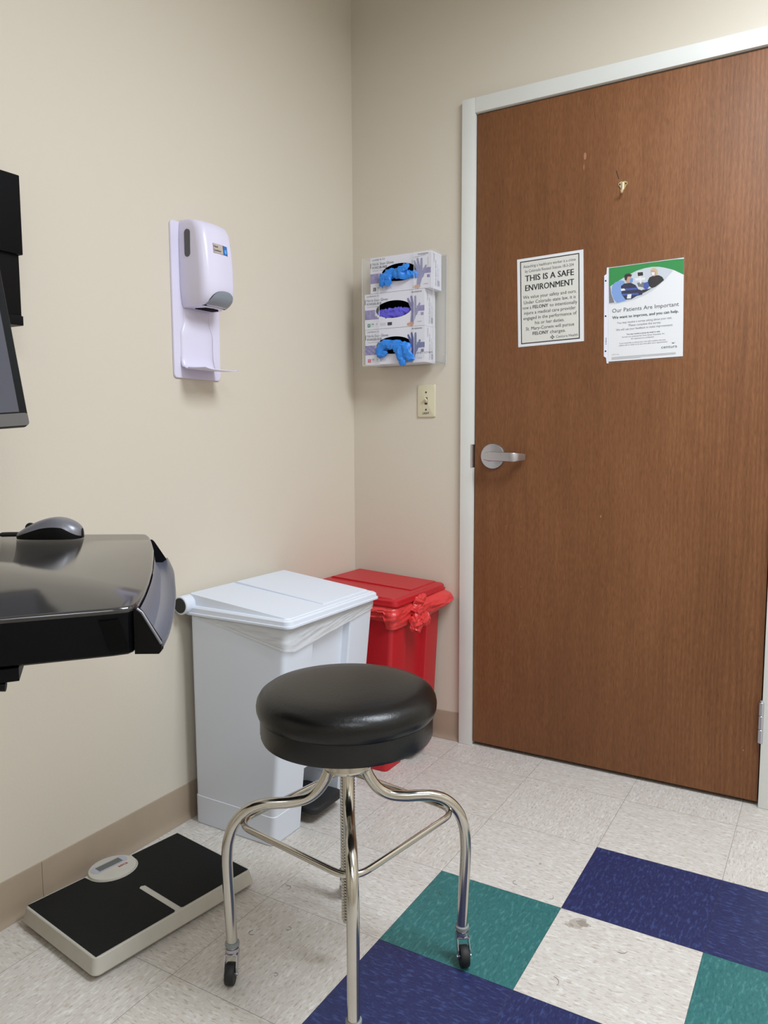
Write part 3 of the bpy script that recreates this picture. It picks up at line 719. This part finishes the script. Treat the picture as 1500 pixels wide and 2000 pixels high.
mb = MB(); prism(mb, [(-.030,.026),(.036,.026),(.038,.048),(.028,.056),(.004,.060),(-.020,.056)], 1.4262, 1.4290, lambda u, v, h: FW(u, h, v)); mb.build('nozzle_shade_plate', M['dark'], t)  # black plate under the cover stands in for the shaded opening
# drip tray: J shaped sheet
mb = MB(); pr = [(1.4300,.0085),(1.40,.0085),(1.37,.0095),(1.34,.0092),(1.30,.0095),(1.285,.0115),(1.273,.016),(1.2655,.026),(1.2625,.042),(1.2610,.070),(1.2605,.098)]
pr = [(p.x, p.y) for p in smooth_path([(a, b, 0) for a, b in pr], 4)]
def jw(z, h):
    w = .052 if z > 1.39 else .052+.012*min(1, (1.39-z)/.03)
    return w
rings = []
for z, h in pr:
    w = jw(z, h); ring = []
    for k in range(13):
        s = -1+2*k/12; edge = abs(s)**6; ring.append(FW(-.004+w*s, z-(.0 if h > .02 else 0)-.0*edge + (.004*edge if h > .03 else 0), h-.006*edge*(1 if h < .02 else 0)))
    rings.append(ring)
loft(mb, rings, caps=(False, False), closed=False); dt = mb.build('drip_tray', M['lavplastic'], t)
so = dt.modifiers.new('s', 'SOLIDIFY'); so.thickness = .0025; so.offset = 0

# ------------------------------------------------------------------ bins
def step_bin(name, y0, y1, xb, xt, zr, ztop, m, label, grooves, pedal=True):
    """x out from the wall, y along it; zr = rim height, ztop = hinge height"""
    t = thing(name, ((.03+xb)/2, (y0+y1)/2, 0), label, 'bin')
    x0 = .036; W = y1-y0; a, b = y0+W*.30, y1-W*.28
    def ring(z, notch):
        s = z/zr; xf = xb+(xt-xb)*s-.004; e = .004*(1-s); yy0, yy1 = y0+e, y1-e; r = .014
        out = []
        def arc(cx, cy, a0, a1):
            for k in range(5): q = math.radians(a0+(a1-a0)*k/4); out.append(Vector((cx+r*math.cos(q), cy+r*math.sin(q), z)))
        arc(x0+r, yy0+r, 180, 270); arc(xf-r, yy0+r, 270, 360)
        for p in ((xf, a-.004), (xf-.004, a), (xf-notch, a+.004), (xf-notch, b-.004), (xf-.004, b), (xf, b+.004)): out.append(Vector((p[0], p[1], z)))
        arc(xf-r, yy1-r, 0, 90); arc(x0+r, yy1-r, 90, 180)
        return out
    def grow(rg, d):
        c = Vector((sum(p.x for p in rg)/len(rg), sum(p.y for p in rg)/len(rg), rg[0].z))
        return [p+Vector((math.copysign(d, p.x-c.x), math.copysign(d, p.y-c.y), 0)) for p in rg]
    mb = MB(); pz = .155 if W > .35 else .10
    rings = [ring(.0015,.13)]
    if grooves: rings = [grow(ring(.0015,.13),.0015), grow(ring(.080,.13),.0015), ring(.0815,.13)]
    rings += [ring(pz,.13), ring(pz+.001,.022), ring(zr-.002,.022)]
    loft(mb, rings, caps=(True, True), smooth=True); mb.build('body', m, t, angle=25)
    if pedal:
        mb = MB(); yc = (a+b)/2; pw = (b-a)*.40; xf = xb
        rg = lambda d, z: [Vector((u, v, z)) for u, v in rrect(xf-.11, xf+.036-d, yc-pw+d, yc+pw-d, .02, 5)]
        loft(mb, [rg(.004,.030), rg(0,.034), rg(0,.046), rg(.004,.050)]); mb.build('pedal', M['rubber'], t)
    # lid: rim band, raised panel that is high at the hinge and thins to the front
    mb = MB(); ov = .010
    L = lambda d, z0, z1, xa, xb_, r: [Vector((u, v, z0+(z1-z0)*(u-xa)/(xb_-xa))) for u, v in rrect(xa+d, xb_-d, y0-ov+d, y1+ov-d, r, 6)]
    xa, xbb = .020, xt+.014
    dz = ztop-zr
    loft(mb, [L(.001,zr-.004,zr-.004,xa,xbb,.02), L(0,zr-.003,zr-.003,xa,xbb,.02), L(0,zr+.002,zr+.002,xa,xbb,.02), L(.003,zr+.003,zr+.003,xa,xbb,.02), L(.004,zr+.016,zr+.013,xa,xbb,.02), L(.008,zr+.021,zr+.0165,xa,xbb,.02)], caps=(True, True))
    lid = mb.build('lid', m, t, angle=30)
    # wedge shaped raised top
    mb = MB(); yi0, yi1 = y0-ov+.016, y1+ov-.016; xf2 = xbb-.016
    P = lambda d, top: [Vector((u, v, (zr+.016) if not top else zr+.0185+(dz-.0185)*max(0, min(1, 1-(u-.03)/(xf2-.03))))) for u, v in rrect(xa+.004+d, xf2-d, yi0+d, yi1-d, .015, 6)]
    loft(mb, [P(0,False), P(.002,True), P(.006,True)]); mb.build('raised_panel', m, lid, angle=30) if False else mb.build('raised_panel', m, t, angle=30)
    mb = MB(); ym = y0+W*.44
    prism(mb, [(xa+.006, ztop-.004),(xa+.02, ztop+.0045),(xf2-.02, zr+.0225),(xf2-.018, zr+.015)], ym, yi1-.006, lambda u, v, h: Vector((u, h, v))); mb.build('centre_panel', m, t)
    # hinge tube with dark end caps
    mb = MB(); hz = ztop-.028; hr = .0255
    lathe(mb, [(hr-.002,y0-.026),(hr,y0-.024),(hr,y1+.006),(hr-.002,y1+.008)], (.0275,0,hz), 28, axis='y'); mb.build('hinge_tube', m, t)
    mb = MB(); lathe(mb, [(hr-.0045,y0-.0265),(hr-.005,y0-.0275)], (.0275,0,hz), 28, axis='y'); mb.build('hinge_cap', M['rubber'], t)
    return t
wy0, wy1 = -.899, -.472
step_bin('step_on_bin', wy0, wy1, .312, .372, .601, .652, M['whiteplastic'], 'large white plastic step-on bin with slanted lid behind the stool', True)
ry0, ry1 = -.358, -.018
step_bin('step_on_bin', ry0, ry1, .344, .374, .552, .588, M['redplastic'], 'smaller red plastic step-on bin in the corner beside the door', False)

# bag liners folded over the rims
def skirt(name, pts, drop, m, label, off, wr, seed, top, bulge=None, cat='bag'):
    """pts: plan path round the rim; drop(s): how far the film hangs at path position s (0..1)"""
    P = [Vector((a, b, 0)) for a, b in pts]; dist = [0]
    for a, b in zip(P, P[1:]): dist.append(dist[-1]+(b-a).length)
    tot = dist[-1]; N, K = 150, 22; rings = []
    for i in range(N+1):
        s = i/N; d = s*tot; j = max(q for q in range(len(P)-1) if dist[q] <= d+1e-9); w = (d-dist[j])/(dist[j+1]-dist[j]); p = P[j].lerp(P[j+1], w)
        acc = Vector((0,0,0))
        for dd in (-.02, -.01, 0, .01, .02):
            d2 = min(max(d+dd, 0), tot-1e-6); j2 = max(q for q in range(len(P)-1) if dist[q] <= d2+1e-9); tt = (P[j2+1]-P[j2]).normalized(); acc += Vector((tt.y, -tt.x, 0))
        nrm = acc.normalized(); ring = []
        for k in range(K+1):
            q = k/K; z = top-drop(s)*q
            c = Vector((d*11+seed, q*3.6+d*7, seed)); wv = 1-abs(noise.noise(c))*2.4; w2 = noise.noise(c*2.7)
            o = off+wr*(.7*wv+.5*w2)*(math.sin(PI*min(1, q*1.1))**.6 if q < .91 else .25)
            if bulge: o += bulge(s, q)
            ring.append(p+nrm*max(o, .0022)+Vector((0,0,z+.0015*w2*(q > .9))))
        rings.append(ring)
    mb = MB(); loft(mb, rings, caps=(False, False), closed=False); ob = mb.build(name, m)
    return tag(ob, label, cat)
xtop = .366
def wdrop(s):                      # left side, front, right side
    a = .36/(.36+.43+.2)
    if s < a: return .006+.062*(s/a)**1.15
    return .070-.040*min(1, (s-a)/.42)
skirt('bin_liner', [(.05,wy0),(xtop-.012,wy0),(xtop-.004,wy0+.003),(xtop,wy0+.012),(xtop,wy1-.012),(xtop-.004,wy1-.003),(xtop-.012,wy1),(.17,wy1)], wdrop, M['liner'], 'thin clear plastic bag folded under the lid of the white bin', .0035, .0035, 3.1, .5985)
rx = .370
def rdrop(s): return .052 if s < .22 else .075-.02*min(1, max(0, (s-.62)/.3))
def rb(s, q):
    w = max(0, 1-((s-.74)/.24)**2); return .034*w*math.sin(PI*min(1, q*1.0+.05))**.7+.009*math.sin(PI*q)
skirt('bin_liner', [(.20,ry0),(rx-.012,ry0),(rx-.004,ry0+.003),(rx,ry0+.012),(rx,ry1-.022),(rx-.006,ry1-.008),(rx-.02,ry1-.004),(.20,ry1-.004)], rdrop, M['redbag'], 'red plastic bag folded and knotted under the lid of the red bin', .004, .011, 7.7, .549, rb)
LN = bpy.data.objects[-1] if False else [o for o in COL.objects if o.name.startswith('bin_liner')][-1]
kx, ky, kz = rx+.024, -.245, .505
kb = crumple('bag_knot', [((kx,ky,kz+.014),(.022,.020,.020)),((kx+.004,ky-.020,kz-.024),(.018,.020,.026)),((kx+.008,ky+.024,kz-.018),(.019,.026,.021)),((kx,ky+.004,kz+.036),(.017,.016,.014))],
        [([(kx,ky,kz+.03),(kx-.004,ky+.02,kz+.042),(kx-.012,ky+.07,kz+.046)],(.013,.009),0),([(kx,ky,kz),(kx+.008,ky-.016,kz-.04),(kx+.008,ky-.018,kz-.052)],(.015,.012),0),([(kx,ky,kz),(kx+.010,ky+.034,kz-.020),(kx+.010,ky+.044,kz-.026)],(.015,.013),0)],
        M['redbag'], 'x', .0075, 2.2, vox=.0025, freq=48, faces=700)
for k in ('label', 'category'): del kb[k]
kb.parent = LN

# ------------------------------------------------------------------ stool
SX, SY = .7390, -1.1855
t = thing('exam_stool', (SX,SY,0), 'round black vinyl stool with four chrome legs on casters in the foreground', 'stool')
mb = MB()
lathe(mb, [(.160,.536),(.168,.538),(.1735,.545),(.1765,.554),(.1770,.563),(.1750,.573),(.1690,.583),(.158,.5905),(.140,.5955),(.11,.5985),(.07,.600),(.03,.6006),(.002,.6008)], (SX,SY,0), 96); mb.build('seat_cushion', M['vinyl'], t, angle=60)
mb = MB(); lathe(mb, [(.10,.494),(.160,.4945),(.1665,.497),(.169,.503),(.1695,.54),(.166,.543)], (SX,SY,0), 96)
sa = math.radians(215)
box(mb, (.1680,-.0012,.499), (.1702,.0012,.541), 0, T=lambda v: Vector((SX+v.x*math.cos(sa)-v.y*math.sin(sa), SY+v.x*math.sin(sa)+v.y*math.cos(sa), v.z)))
mb.build('seat_band', M['vinyl'], t)
mb = MB(); lathe(mb, [(.020,.494),(.030,.490),(.040,.47),(.044,.446),(.047,.434),(.0475,.430),(.046,.427),(.034,.424),(.018,.423)], (SX,SY,0), 48)
mb.build('hub', M['chrome'], t)
mb = MB(); pf = [(.0125,.10)]
z = .105
while z < .43: pf += [(.0128,z),(.0146,z+.0018),(.0146,z+.0028),(.0128,z+.0046)]; z += .0062
pf += [(.0125,.44),(.0125,.49)]
# helical thread: shear each ring's height round the turn
rings = []
for r, h in pf: rings.append([Vector((SX+r*math.cos(2*PI*k/24), SY+r*math.sin(2*PI*k/24), h+.0062*k/24)) for k in range(24)])
loft(mb, rings); mb.build('threaded_screw', M['chrome'], t)
LA = [36.6, 125.1, 216.6, 305.1]
legprof = smooth_path([(.031,.450),(.036,.424),(.045,.402),(.062,.3795),(.085,.3655),(.115,.3605),(.145,.3600),(.172,.3580),(.200,.3470),(.2235,.322),(.2355,.290),(.2395,.255),(.2395,.22),(.2365,.15),(.2335,.062)], 6) if False else smooth_path([(a, 0, b) for a, b in [(.031,.450),(.036,.424),(.045,.402),(.062,.3795),(.085,.3655),(.115,.3605),(.145,.3600),(.172,.3580),(.200,.3470),(.2235,.322),(.2355,.290),(.2395,.255),(.2395,.22),(.2365,.15),(.2335,.066)]], 6)
def casters(an, trail):
    a = math.radians(an); c, s = math.cos(a), math.sin(a); bx_, by_ = SX+.2335*c, SY+.2335*s
    leg = MB(); tube(leg, [Vector((SX+p.x*c, SY+p.x*s, p.z)) for p in legprof], .0112, 20); leg.build('leg', M['chrome'], t)
    ta = math.radians(trail); tx_, ty_ = math.cos(ta), math.sin(ta)         # trail direction
    T = lambda v: Vector((bx_+v.x*tx_-v.y*ty_, by_+v.x*ty_+v.y*tx_, v.z))
    mb = MB(); lathe(mb, [(.0117,.069),(.0142,.070),(.0145,.073),(.0142,.0765),(.0117,.0775)], (bx_,by_,0), 28); 
    fk = MB(); lathe(fk, [(.010,.066),(.0138,.0655),(.0142,.060),(.013,.056),(.010,.0535)], (bx_,by_,0), 28)
    wx = .016                                                                # wheel centre behind the stem
    for sgn in (-1, 1):
        pol = [(-.011,.056),(.013,.056),(.022,.036),(.0225,.022),(.0185,.0165),(.0125,.0175),(.002,.034)]
        loft(fk, [[T(Vector((u, sgn*.0128, v))) for u, v in pol], [T(Vector((u, sgn*.0112, v))) for u, v in pol]], smooth=False)
        ax = MB(); 
    box(fk, (-.011,-.0128,.0535), (.013,.0128,.0560), .0006, T=T)
    tube(fk, [T(Vector((wx+.002,-.0150,.0215))), T(Vector((wx+.002,.0150,.0215)))], .0035, 12)
    ck = fk.build('caster', M['satin'], t)
    mb.build('collar_ring', M['grayring'], ck)
    wm = MB(); rings = []
    for r, y in ((.010,-.0088),(.0195,-.0088),(.0208,-.0072),(.0212,0),(.0208,.0072),(.0195,.0088),(.010,.0088)):
        rings.append([T(Vector((wx+.002+r*math.cos(2*PI*k/36), y, .0215+r*math.sin(2*PI*k/36)))) for k in range(36)])
    loft(wm, rings); wm.build('wheel', M['rubber'], ck)
for an, tr_ in zip(LA, (-52, 124, -62, -60)): casters(an, tr_)
mb = MB(); ringp = []
R0, zc = .2045, .3225
for k in range(4):
    a0 = math.radians(LA[k]); a1 = math.radians(LA[(k+1) % 4])
    A = Vector((SX+R0*math.cos(a0), SY+R0*math.sin(a0), zc)); B = Vector((SX+R0*math.cos(a1), SY+R0*math.sin(a1), zc))
    e = (B-A).normalized(); ringp.append((A, e, B))
pts = []
for k in range(4):
    A, e, B = ringp[k]; ep = ringp[k-1][1]
    p0, p1 = A-ep*.042, A+e*.042
    for q in range(9):
        w = q/8; pts.append((p0*(1-w)**2+A*2*w*(1-w)+p1*w*w))
cen = Vector((SX,SY,zc)); sc = R0/((pts[4]-cen).length)
pts = [cen+(p-cen)*sc for p in pts]; pts.append(pts[0])
tube(mb, pts, .0062, 14, caps=(False, False)); mb.build('foot_ring', M['chrome'], t)

# ------------------------------------------------------------------ floor scale
SO = Vector((.3275,-1.4785,0)); a_ = math.radians(90-8.1); ea = Vector((math.cos(a_), math.sin(a_), 0)); eb = Vector((-math.sin(a_), math.cos(a_), 0))
t = thing('floor_scale', tuple(SO+ea*.21+eb*.15), 'grey flat floor scale with black mat and oval display against the left wall', 'scale')
Sx = lambda u, v, h: SO+ea*u+eb*v+Vector((0,0,h))
SWd, SDp = .424, .300
def pl_ring(d, h):
    # plate outline with the round display bump at the back edge
    return [Sx(u, v, h) for u, v in rrect(d, SWd-d, d, SDp-d, .014, 5)]
mb = MB(); loft(mb, [pl_ring(.016,.005), pl_ring(.006,.007), pl_ring(0,.014), pl_ring(.007,.0435), pl_ring(.0085,.0450)]); mb.build('platform', M['scalegrey'], t, angle=24)
for u in (.05, SWd-.05):
    for v in (.05, SDp-.05):
        mb = MB(); lathe(mb, [(.018,.0005),(.018,.0075)], tuple(Sx(u, v, 0)), 20); mb.build('foot', M['rubber'], t)
ecx, ecy, erx, ery = .212, .272, .058, .052
mb = MB(); eR = lambda d, h: [Sx(u, v, h) for u, v in disc(ecx, ecy, erx-d, ery-d, 40)]
loft(mb, [eR(.012,.018), eR(.001,.030), eR(0,.046), eR(.002,.0492), eR(.005,.0500)]); dsp = mb.build('display_housing', M['scalegrey'], t)
mb = MB(); n = 24; le = .0475
bar = rrect(ecx-.0455, ecx+.0455, ecy-.001, ecy+.029, .012, 5); prism(mb, bar, .0495, .0507, Sx); mb.build('display_frame', M['lcdframe'], dsp)
mb = MB(); prism(mb, rect(ecx-.031, ecx+.031, ecy+.004, ecy+.024), .0505, .0511, Sx); mb.build('screen', M['lcd'], dsp)
mb = MB(); text(mb, "seca", Sx, .0503, ecx+.021, ecy-.0155, .024, .011, 0, True); mb.build('lettering', M['redink'], dsp, mods=False)
# black mat: one outline with a front slot and a notch round the display
b0, b1 = .0125, .016
pol = [(b0,b0),(SWd/2-.008-.004,b0),(SWd/2-.008,b0+.003),(SWd/2-.008,.150),(SWd/2,.155),(SWd/2+.008,.150),(SWd/2+.008,b0+.003),(SWd/2+.012,b0),(SWd-b0,b0),(SWd-b0,SDp-b0)]
ang = []
for k in range(25):
    a = k/24*PI; u, v = ecx+(erx+.003)*math.cos(a), ecy-(ery+.003)*math.sin(a)
    ang.append((u, v))
yy = SDp-b0
arc = [p for p in ang if p[1] < yy]
pol += [(arc[0][0]+.002, yy)]+arc+[(arc[-1][0]-.002, yy)]+[(b0,yy)]
mb = MB()
# triangulate through bmesh so that the concave outline stays clean
from mathutils.geometry import tessellate_polygon
mb.add([Sx(u, v, .0462) for u, v in pol], [list(f) for f in tessellate_polygon([[Vector((u, v, 0)) for u, v in pol]])], 0, False)
loft(mb, [[Sx(u, v, .0448) for u, v in pol], [Sx(u, v, .0462) for u, v in pol]], caps=(False, False), smooth=False)
mb.build('rubber_mat', M['scalemat'], t)

# ------------------------------------------------------------------ keyboard tray, mouse
TZ, TB = .900, .846
t = thing('keyboard_tray', (.5,-1.7,TB), 'dark charcoal keyboard tray with a curved grey channel, carrying the mouse', 'tray')
edge = [(.452,-1.418),(.478,-1.436),(.535,-1.483),(.600,-1.539),(.670,-1.605),(.742,-1.674),(.800,-1.733),(.850,-1.786),(.890,-1.831),(.903,-1.850)]
front = [(.905,-1.859),(.897,-1.873),(.833,-1.958),(.760,-2.052)]
back = [(.06,-1.655),(.210,-1.556),(.330,-1.478),(.425,-1.419),(.441,-1.413)]
outl = edge+front+[(.10,-1.75)]+back
cxy = Vector((sum(p[0] for p in outl)/len(outl), sum(p[1] for p in outl)/len(outl)))
def ins(d): 
    o = []
    for p in outl:
        v = cxy-Vector(p); o.append(Vector(p)+v.normalized()*d)
    return o
R3 = lambda d, z: [Vector((p.x, p.y, z)) for p in ins(d)]
mb = MB(); loft(mb, [R3(.010,TB), R3(.004,TB+.003), R3(.002,TZ-.010), R3(.0005,TZ-.006)], caps=(True, True)); mb.build('tray_body', M['navyblack'], t, angle=30)
mb = MB(); loft(mb, [R3(.0005,TZ-.006), R3(0,TZ-.004), R3(.001,TZ-.0012), R3(.004,TZ)], caps=(True, True)); mb.build('tray_top', M['traytop'], t, angle=60)
# curved grey channel that runs down from the end edge
fine = smooth_path([(a, b, 0) for a, b in edge[1:]], 6); rings = []; NR = len(fine)
for i, p in enumerate(fine):
    q = fine[min(i+1, NR-1)]-fine[max(i-1, 0)]; q.normalize(); nrm = Vector((-q.y, q.x, 0)); 
    if nrm.x+nrm.y < 0: nrm = -nrm
    rings.append([p+nrm*a+Vector((0,0,b)) for a, b in ((.0005,TZ-.010),(.002,TZ-.030),(.009,TZ-.045),(.020,TZ-.046),(.0285,TZ-.0405),(.0305,TZ-.040),(.0300,TZ-.044),(.026,TZ-.052),(.0005,TB+.0005))])
mb = MB(); loft(mb, rings, closed=True); mb.build('end_channel', M['lip'], t, angle=50)
for i0 in (1, NR-2):
    p = fine[i0]; q = fine[i0+1]-fine[i0-1]; q.normalize(); nrm = Vector((-q.y, q.x, 0))
    if nrm.x+nrm.y < 0: nrm = -nrm
    mb = MB(); pol = [(.0,TZ-.004),(.004,TZ-.004),(.008,TZ-.008),(.0285,TZ-.042),(.029,TZ-.050),(.026,TB),(.0,TB)]
    loft(mb, [[p+q*w+nrm*a+Vector((0,0,b)) for a, b in pol] for w in (-.004,.004)], smooth=False)
    mb.build('end_cheek', M['navyblack'] if i0 == 1 else M['blackplastic'], t)
p = fine[NR-2]; mb = MB(); tube(mb, [p+nrm*.004+q*.004+Vector((0,0,TZ-.004)), p+nrm*.009+q*.004+Vector((0,0,TZ-.008)), p+nrm*.029+q*.004+Vector((0,0,TZ-.043))], .0015, 8); mb.build('cheek_trim', M['silver'], t)
# grip slot in the front edge: black inset, recess shade put into its colour
f0, f1 = Vector((.897,-1.873,0)), Vector((.833,-1.958,0)); fd = (f1-f0).normalized(); fn = Vector((-fd.y, fd.x, 0)); fn = fn if fn.y < 0 and fn.x > 0 or (fn.x-fn.y) > 0 else -fn
mb = MB(); pol = [(.010,TZ-.012),(-.004,TZ-.012),(-.008,TZ-.046),(.006,TZ-.048)]
pol = [(-.006,TZ-.013),(.014,TZ-.013),(.003,TZ-.046),(-.016,TZ-.046)]
loft(mb, [[f0+fd*(a)+fn*h+Vector((0,0,b)) for a, b in pol] for h in (-.004,-.0004)], smooth=False); mb.build('grip_slot', M['dark'], t)
# bracket and tilt lever under the tray, arm back to the wall unit
mb = MB(); prism(mb, [(.838,-1.944),(.800,-2.000),(.62,-1.86),(.30,-1.60),(.36,-1.56),(.66,-1.80)], .832, TB-.0004, lambda u, v, h: Vector((u, v, h))); mb.build('mount_bracket', M['navyblack'], t)
mb = MB(); tube(mb, smooth_path([(.826,-1.951,.8265),(.812,-1.965,.828),(.79,-1.985,.826),(.76,-1.97,.832)], 5), [.0055]*6+[.0045]*10, 10); mb.build('tilt_lever', M['blackplastic'], t)
mb = MB(); box(mb, (-.02,-.03,.79), (.02,.03,.832), .004, T=lambda v: v+Vector((.33,-1.60,0))); tube(mb, [(.33,-1.60,.812),(.012,-1.60,.812)], .022, 16); box(mb, (.0006,-1.66,.74), (.012,-1.54,.88), .003); mb.build('support_arm', M['blackplastic'], t)

t = thing('computer_mouse', (.325,-1.527,TZ), 'silver and black computer mouse lying on the keyboard tray', 'mouse')
md = Vector((-.862,-.508,0)); mw = Vector((.508,-.862,0)); MC = Vector((.335,-1.536,TZ+.0006)); ML = .1165
def mouse_pt(s, th, off=0.):
    """s 0 tail .. 1 nose; th 0 = near side at the table, pi = far side"""
    w = .031*(1-abs(2*s-1)**3.2)**.42*(1-.14*s)
    h = .0385*max(.0, math.sin(PI*min(1, (s*.92+.055))))**.62*(1-.50*s**1.6)+.003
    c, sn = math.cos(th), math.sin(th)
    e = .72
    x = math.copysign(abs(c)**e, c)*(w+off); z = abs(sn)**e*(h+off)
    return MC+md*((s-.5)*ML)+mw*x+Vector((0,0,z))
ss = [.002+.996*(.5-.5*math.cos(PI*k/28)) for k in range(29)]
mb = MB(); loft(mb, [[mouse_pt(s, PI*k/24) for k in range(25)] for s in ss]); mb.build('mouse_body', M['blackplastic'], t)
mb = MB(); rings = []
for s in ss:
    lo = .42+.10*(1-s)-.62*max(0, .22-s)/.22*.6+.0*s - .30*max(0, s-.55)
    lo = max(.06, lo)
    rings.append([mouse_pt(s, lo+(PI-2*lo)*k/20, .0011) for k in range(21)])
loft(mb, rings, closed=False, caps=(False, False)); mb.build('top_shell', M['silver'], t)
mb = MB(); wc = mouse_pt(.80, PI/2)
lathe(mb, [(.006,-.003),(.0085,-.003),(.009,-.001),(.009,.001),(.0085,.003),(.006,.003)], (0,0,0), 24, axis='y'); mb.v = [tuple(wc-Vector((0,0,.0030))+md*v[0]+mw*v[1]+Vector((0,0,v[2]))) for v in mb.v]
mb.build('scroll_wheel', M['rubber'], t)
mb = MB(); nz = MC+md*(ML*.49)+Vector((0,0,.0065))
tube(mb, smooth_path([nz-md*.004, nz+md*.018, nz+md*.04+Vector((0,0,-.001)), nz+md*.08+mw*.006+Vector((0,0,-.003)), nz+md*.12+mw*.012+Vector((0,0,-.0045)), nz+md*.155+mw*.02+Vector((0,0,-.0048))], 5), [.0042]*9+[.0022]*17, 10); mb.build('cable', M['rubber'], t)

# ------------------------------------------------------------------ monitor and wall unit at the left edge
t = thing('computer_monitor', (.33,-1.72,1.10), 'black computer monitor with grey lower bar cut off by the left edge of the photo', 'monitor')
C0 = Vector((.372,-1.592,1.101)); mr = Vector((.36,.933,0)).normalized(); 
tu = Vector((-.205,-.011,.979)).normalized(); mr = (mr-tu*mr.dot(tu)).normalized(); mn = mr.cross(tu)
mn = mn if mn.x > 0 else -mn
Fm = lambda u, v, h: C0+mr*(-u)+tu*v+mn*h         # u to the left of the right edge, v up, h toward the viewer
mb = MB(); W_, H_ = .46, .315
loft(mb, [[Fm(u, v, h) for u, v in rrect(d, W_-d, d, H_-d, .006, 4)] for d, h in ((.006,-.030),(.002,-.026),(0,-.016),(0,-.002),(.0012,0))]); mb.build('housing', M['blackplastic'], t)
mb = MB(); loft(mb, [[Fm(u, v, h) for u, v in rrect(.0005, W_-.0005, .0005, .0215, .005, 4)] for h in (-.002,.0012)]); mb.build('lower_bar', M['bezelgrey'], t)
mb = MB(); prism(mb, rect(.013, W_-.013, .024, H_-.014), -.001, .0006, Fm); mb.build('screen', M['screen'], t)
mb = MB()
for k in range(5): lathe(mb, [(.0016,0),(.0016,.001)], (0,0,0), 8); 
mb.v = [tuple(Fm(-.0003, .035+.016*(i//16), -.008)+mr*v[2]+tu*v[0]+mn*v[1]) for i, v in enumerate(mb.v)]; mb.build('side_button', M['rubber'], t)
mc = Fm(W_*.5, H_*.5, -.030)
mb = MB(); tube(mb, [mc+mn*.004, mc-mn*.05, Vector((.12, mc.y+.06, mc.z)), Vector((.088, -1.62, mc.z))], .020, 14); mb.build('mount_arm', M['blackplastic'], t)

t = thing('wall_unit', (.04,-1.65,1.32), 'black wall-mounted computer enclosure behind the monitor', 'wall enclosure')
mb = MB(); box(mb, (.0006,-1.93,1.318), (.012,-1.366,1.61), .001); mb.build('wall_bracket', M['bezelgrey'], t)
mb = MB(); box(mb, (.012,-1.95,1.326), (.078,-1.3925,1.602), .003); mb.build('enclosure_body', M['blackplastic'], t)
mb = MB(); box(mb, (.012,-1.96,1.4535), (.0865,-1.389,1.612), .002); mb.build('front_cover', M['navyblack'], t)
mb = MB(); box(mb, (.012,-1.96,1.311), (.0815,-1.3915,1.331), .002); mb.build('lower_cap', M['blackplastic'], t)
mb = MB(); box(mb, (.016,-1.366,1.398), (.024,-1.358,1.420), .001); mb.build('latch', M['bezelgrey'], t)

# ------------------------------------------------------------------ light
def area(name, loc, sx, sy, power, col=(1,1,1), rot=(0,0,0)):
    d = bpy.data.lights.new(name, 'AREA'); d.shape = 'RECTANGLE'; d.size = sx; d.size_y = sy; d.energy = power; d.color = col
    o = bpy.data.objects.new(name, d); COL.objects.link(o); o.location = loc; o.rotation_euler = rot; return o
LC = (.885,.965,1.05)
area('ceiling_light_lamp', (1.93,-1.03,RZ-.02), 1.2, .6, 58, LC)
area('ceiling_light_lamp_rear', (2.3,-2.8,RZ-.02), 1.2, .6, 23, LC)
for o in COL.objects:
    if o.type == 'LIGHT': o.data.spread = math.radians(175)
w = bpy.data.worlds.new('World'); scn.world = w; w.use_nodes = True
w.node_tree.nodes['Background'].inputs[0].default_value = (.8,.85,1,1); w.node_tree.nodes['Background'].inputs[1].default_value = .05

# ------------------------------------------------------------------ camera
yaw, pitch, roll = .5325, -.0979, -.004
cy, sy = math.cos(yaw), math.sin(yaw); cp, sp = math.cos(pitch), math.sin(pitch)
f = Vector((-sy*cp, cy*cp, sp)); r = Vector((cy, sy, 0)); up = r.cross(f)
c, s = math.cos(roll), math.sin(roll); r2 = r*c+up*s; u2 = -r*s+up*c
cam = bpy.data.cameras.new('Camera'); co = bpy.data.objects.new('Camera', cam); COL.objects.link(co)
cam.sensor_fit = 'HORIZONTAL'; cam.sensor_width = 36; cam.lens = 36*1504.08/1500; cam.clip_start = .02
co.matrix_world = Matrix(((r2.x,u2.x,-f.x,1.5508),(r2.y,u2.y,-f.y,-2.4161),(r2.z,u2.z,-f.z,1.0799),(0,0,0,1)))
scn.camera = co
vs_ = scn.view_settings; vs_.view_transform = 'Standard'; vs_.look = 'None'; vs_.gamma = 1; vs_.exposure = -.06; vs_.use_curve_mapping = False
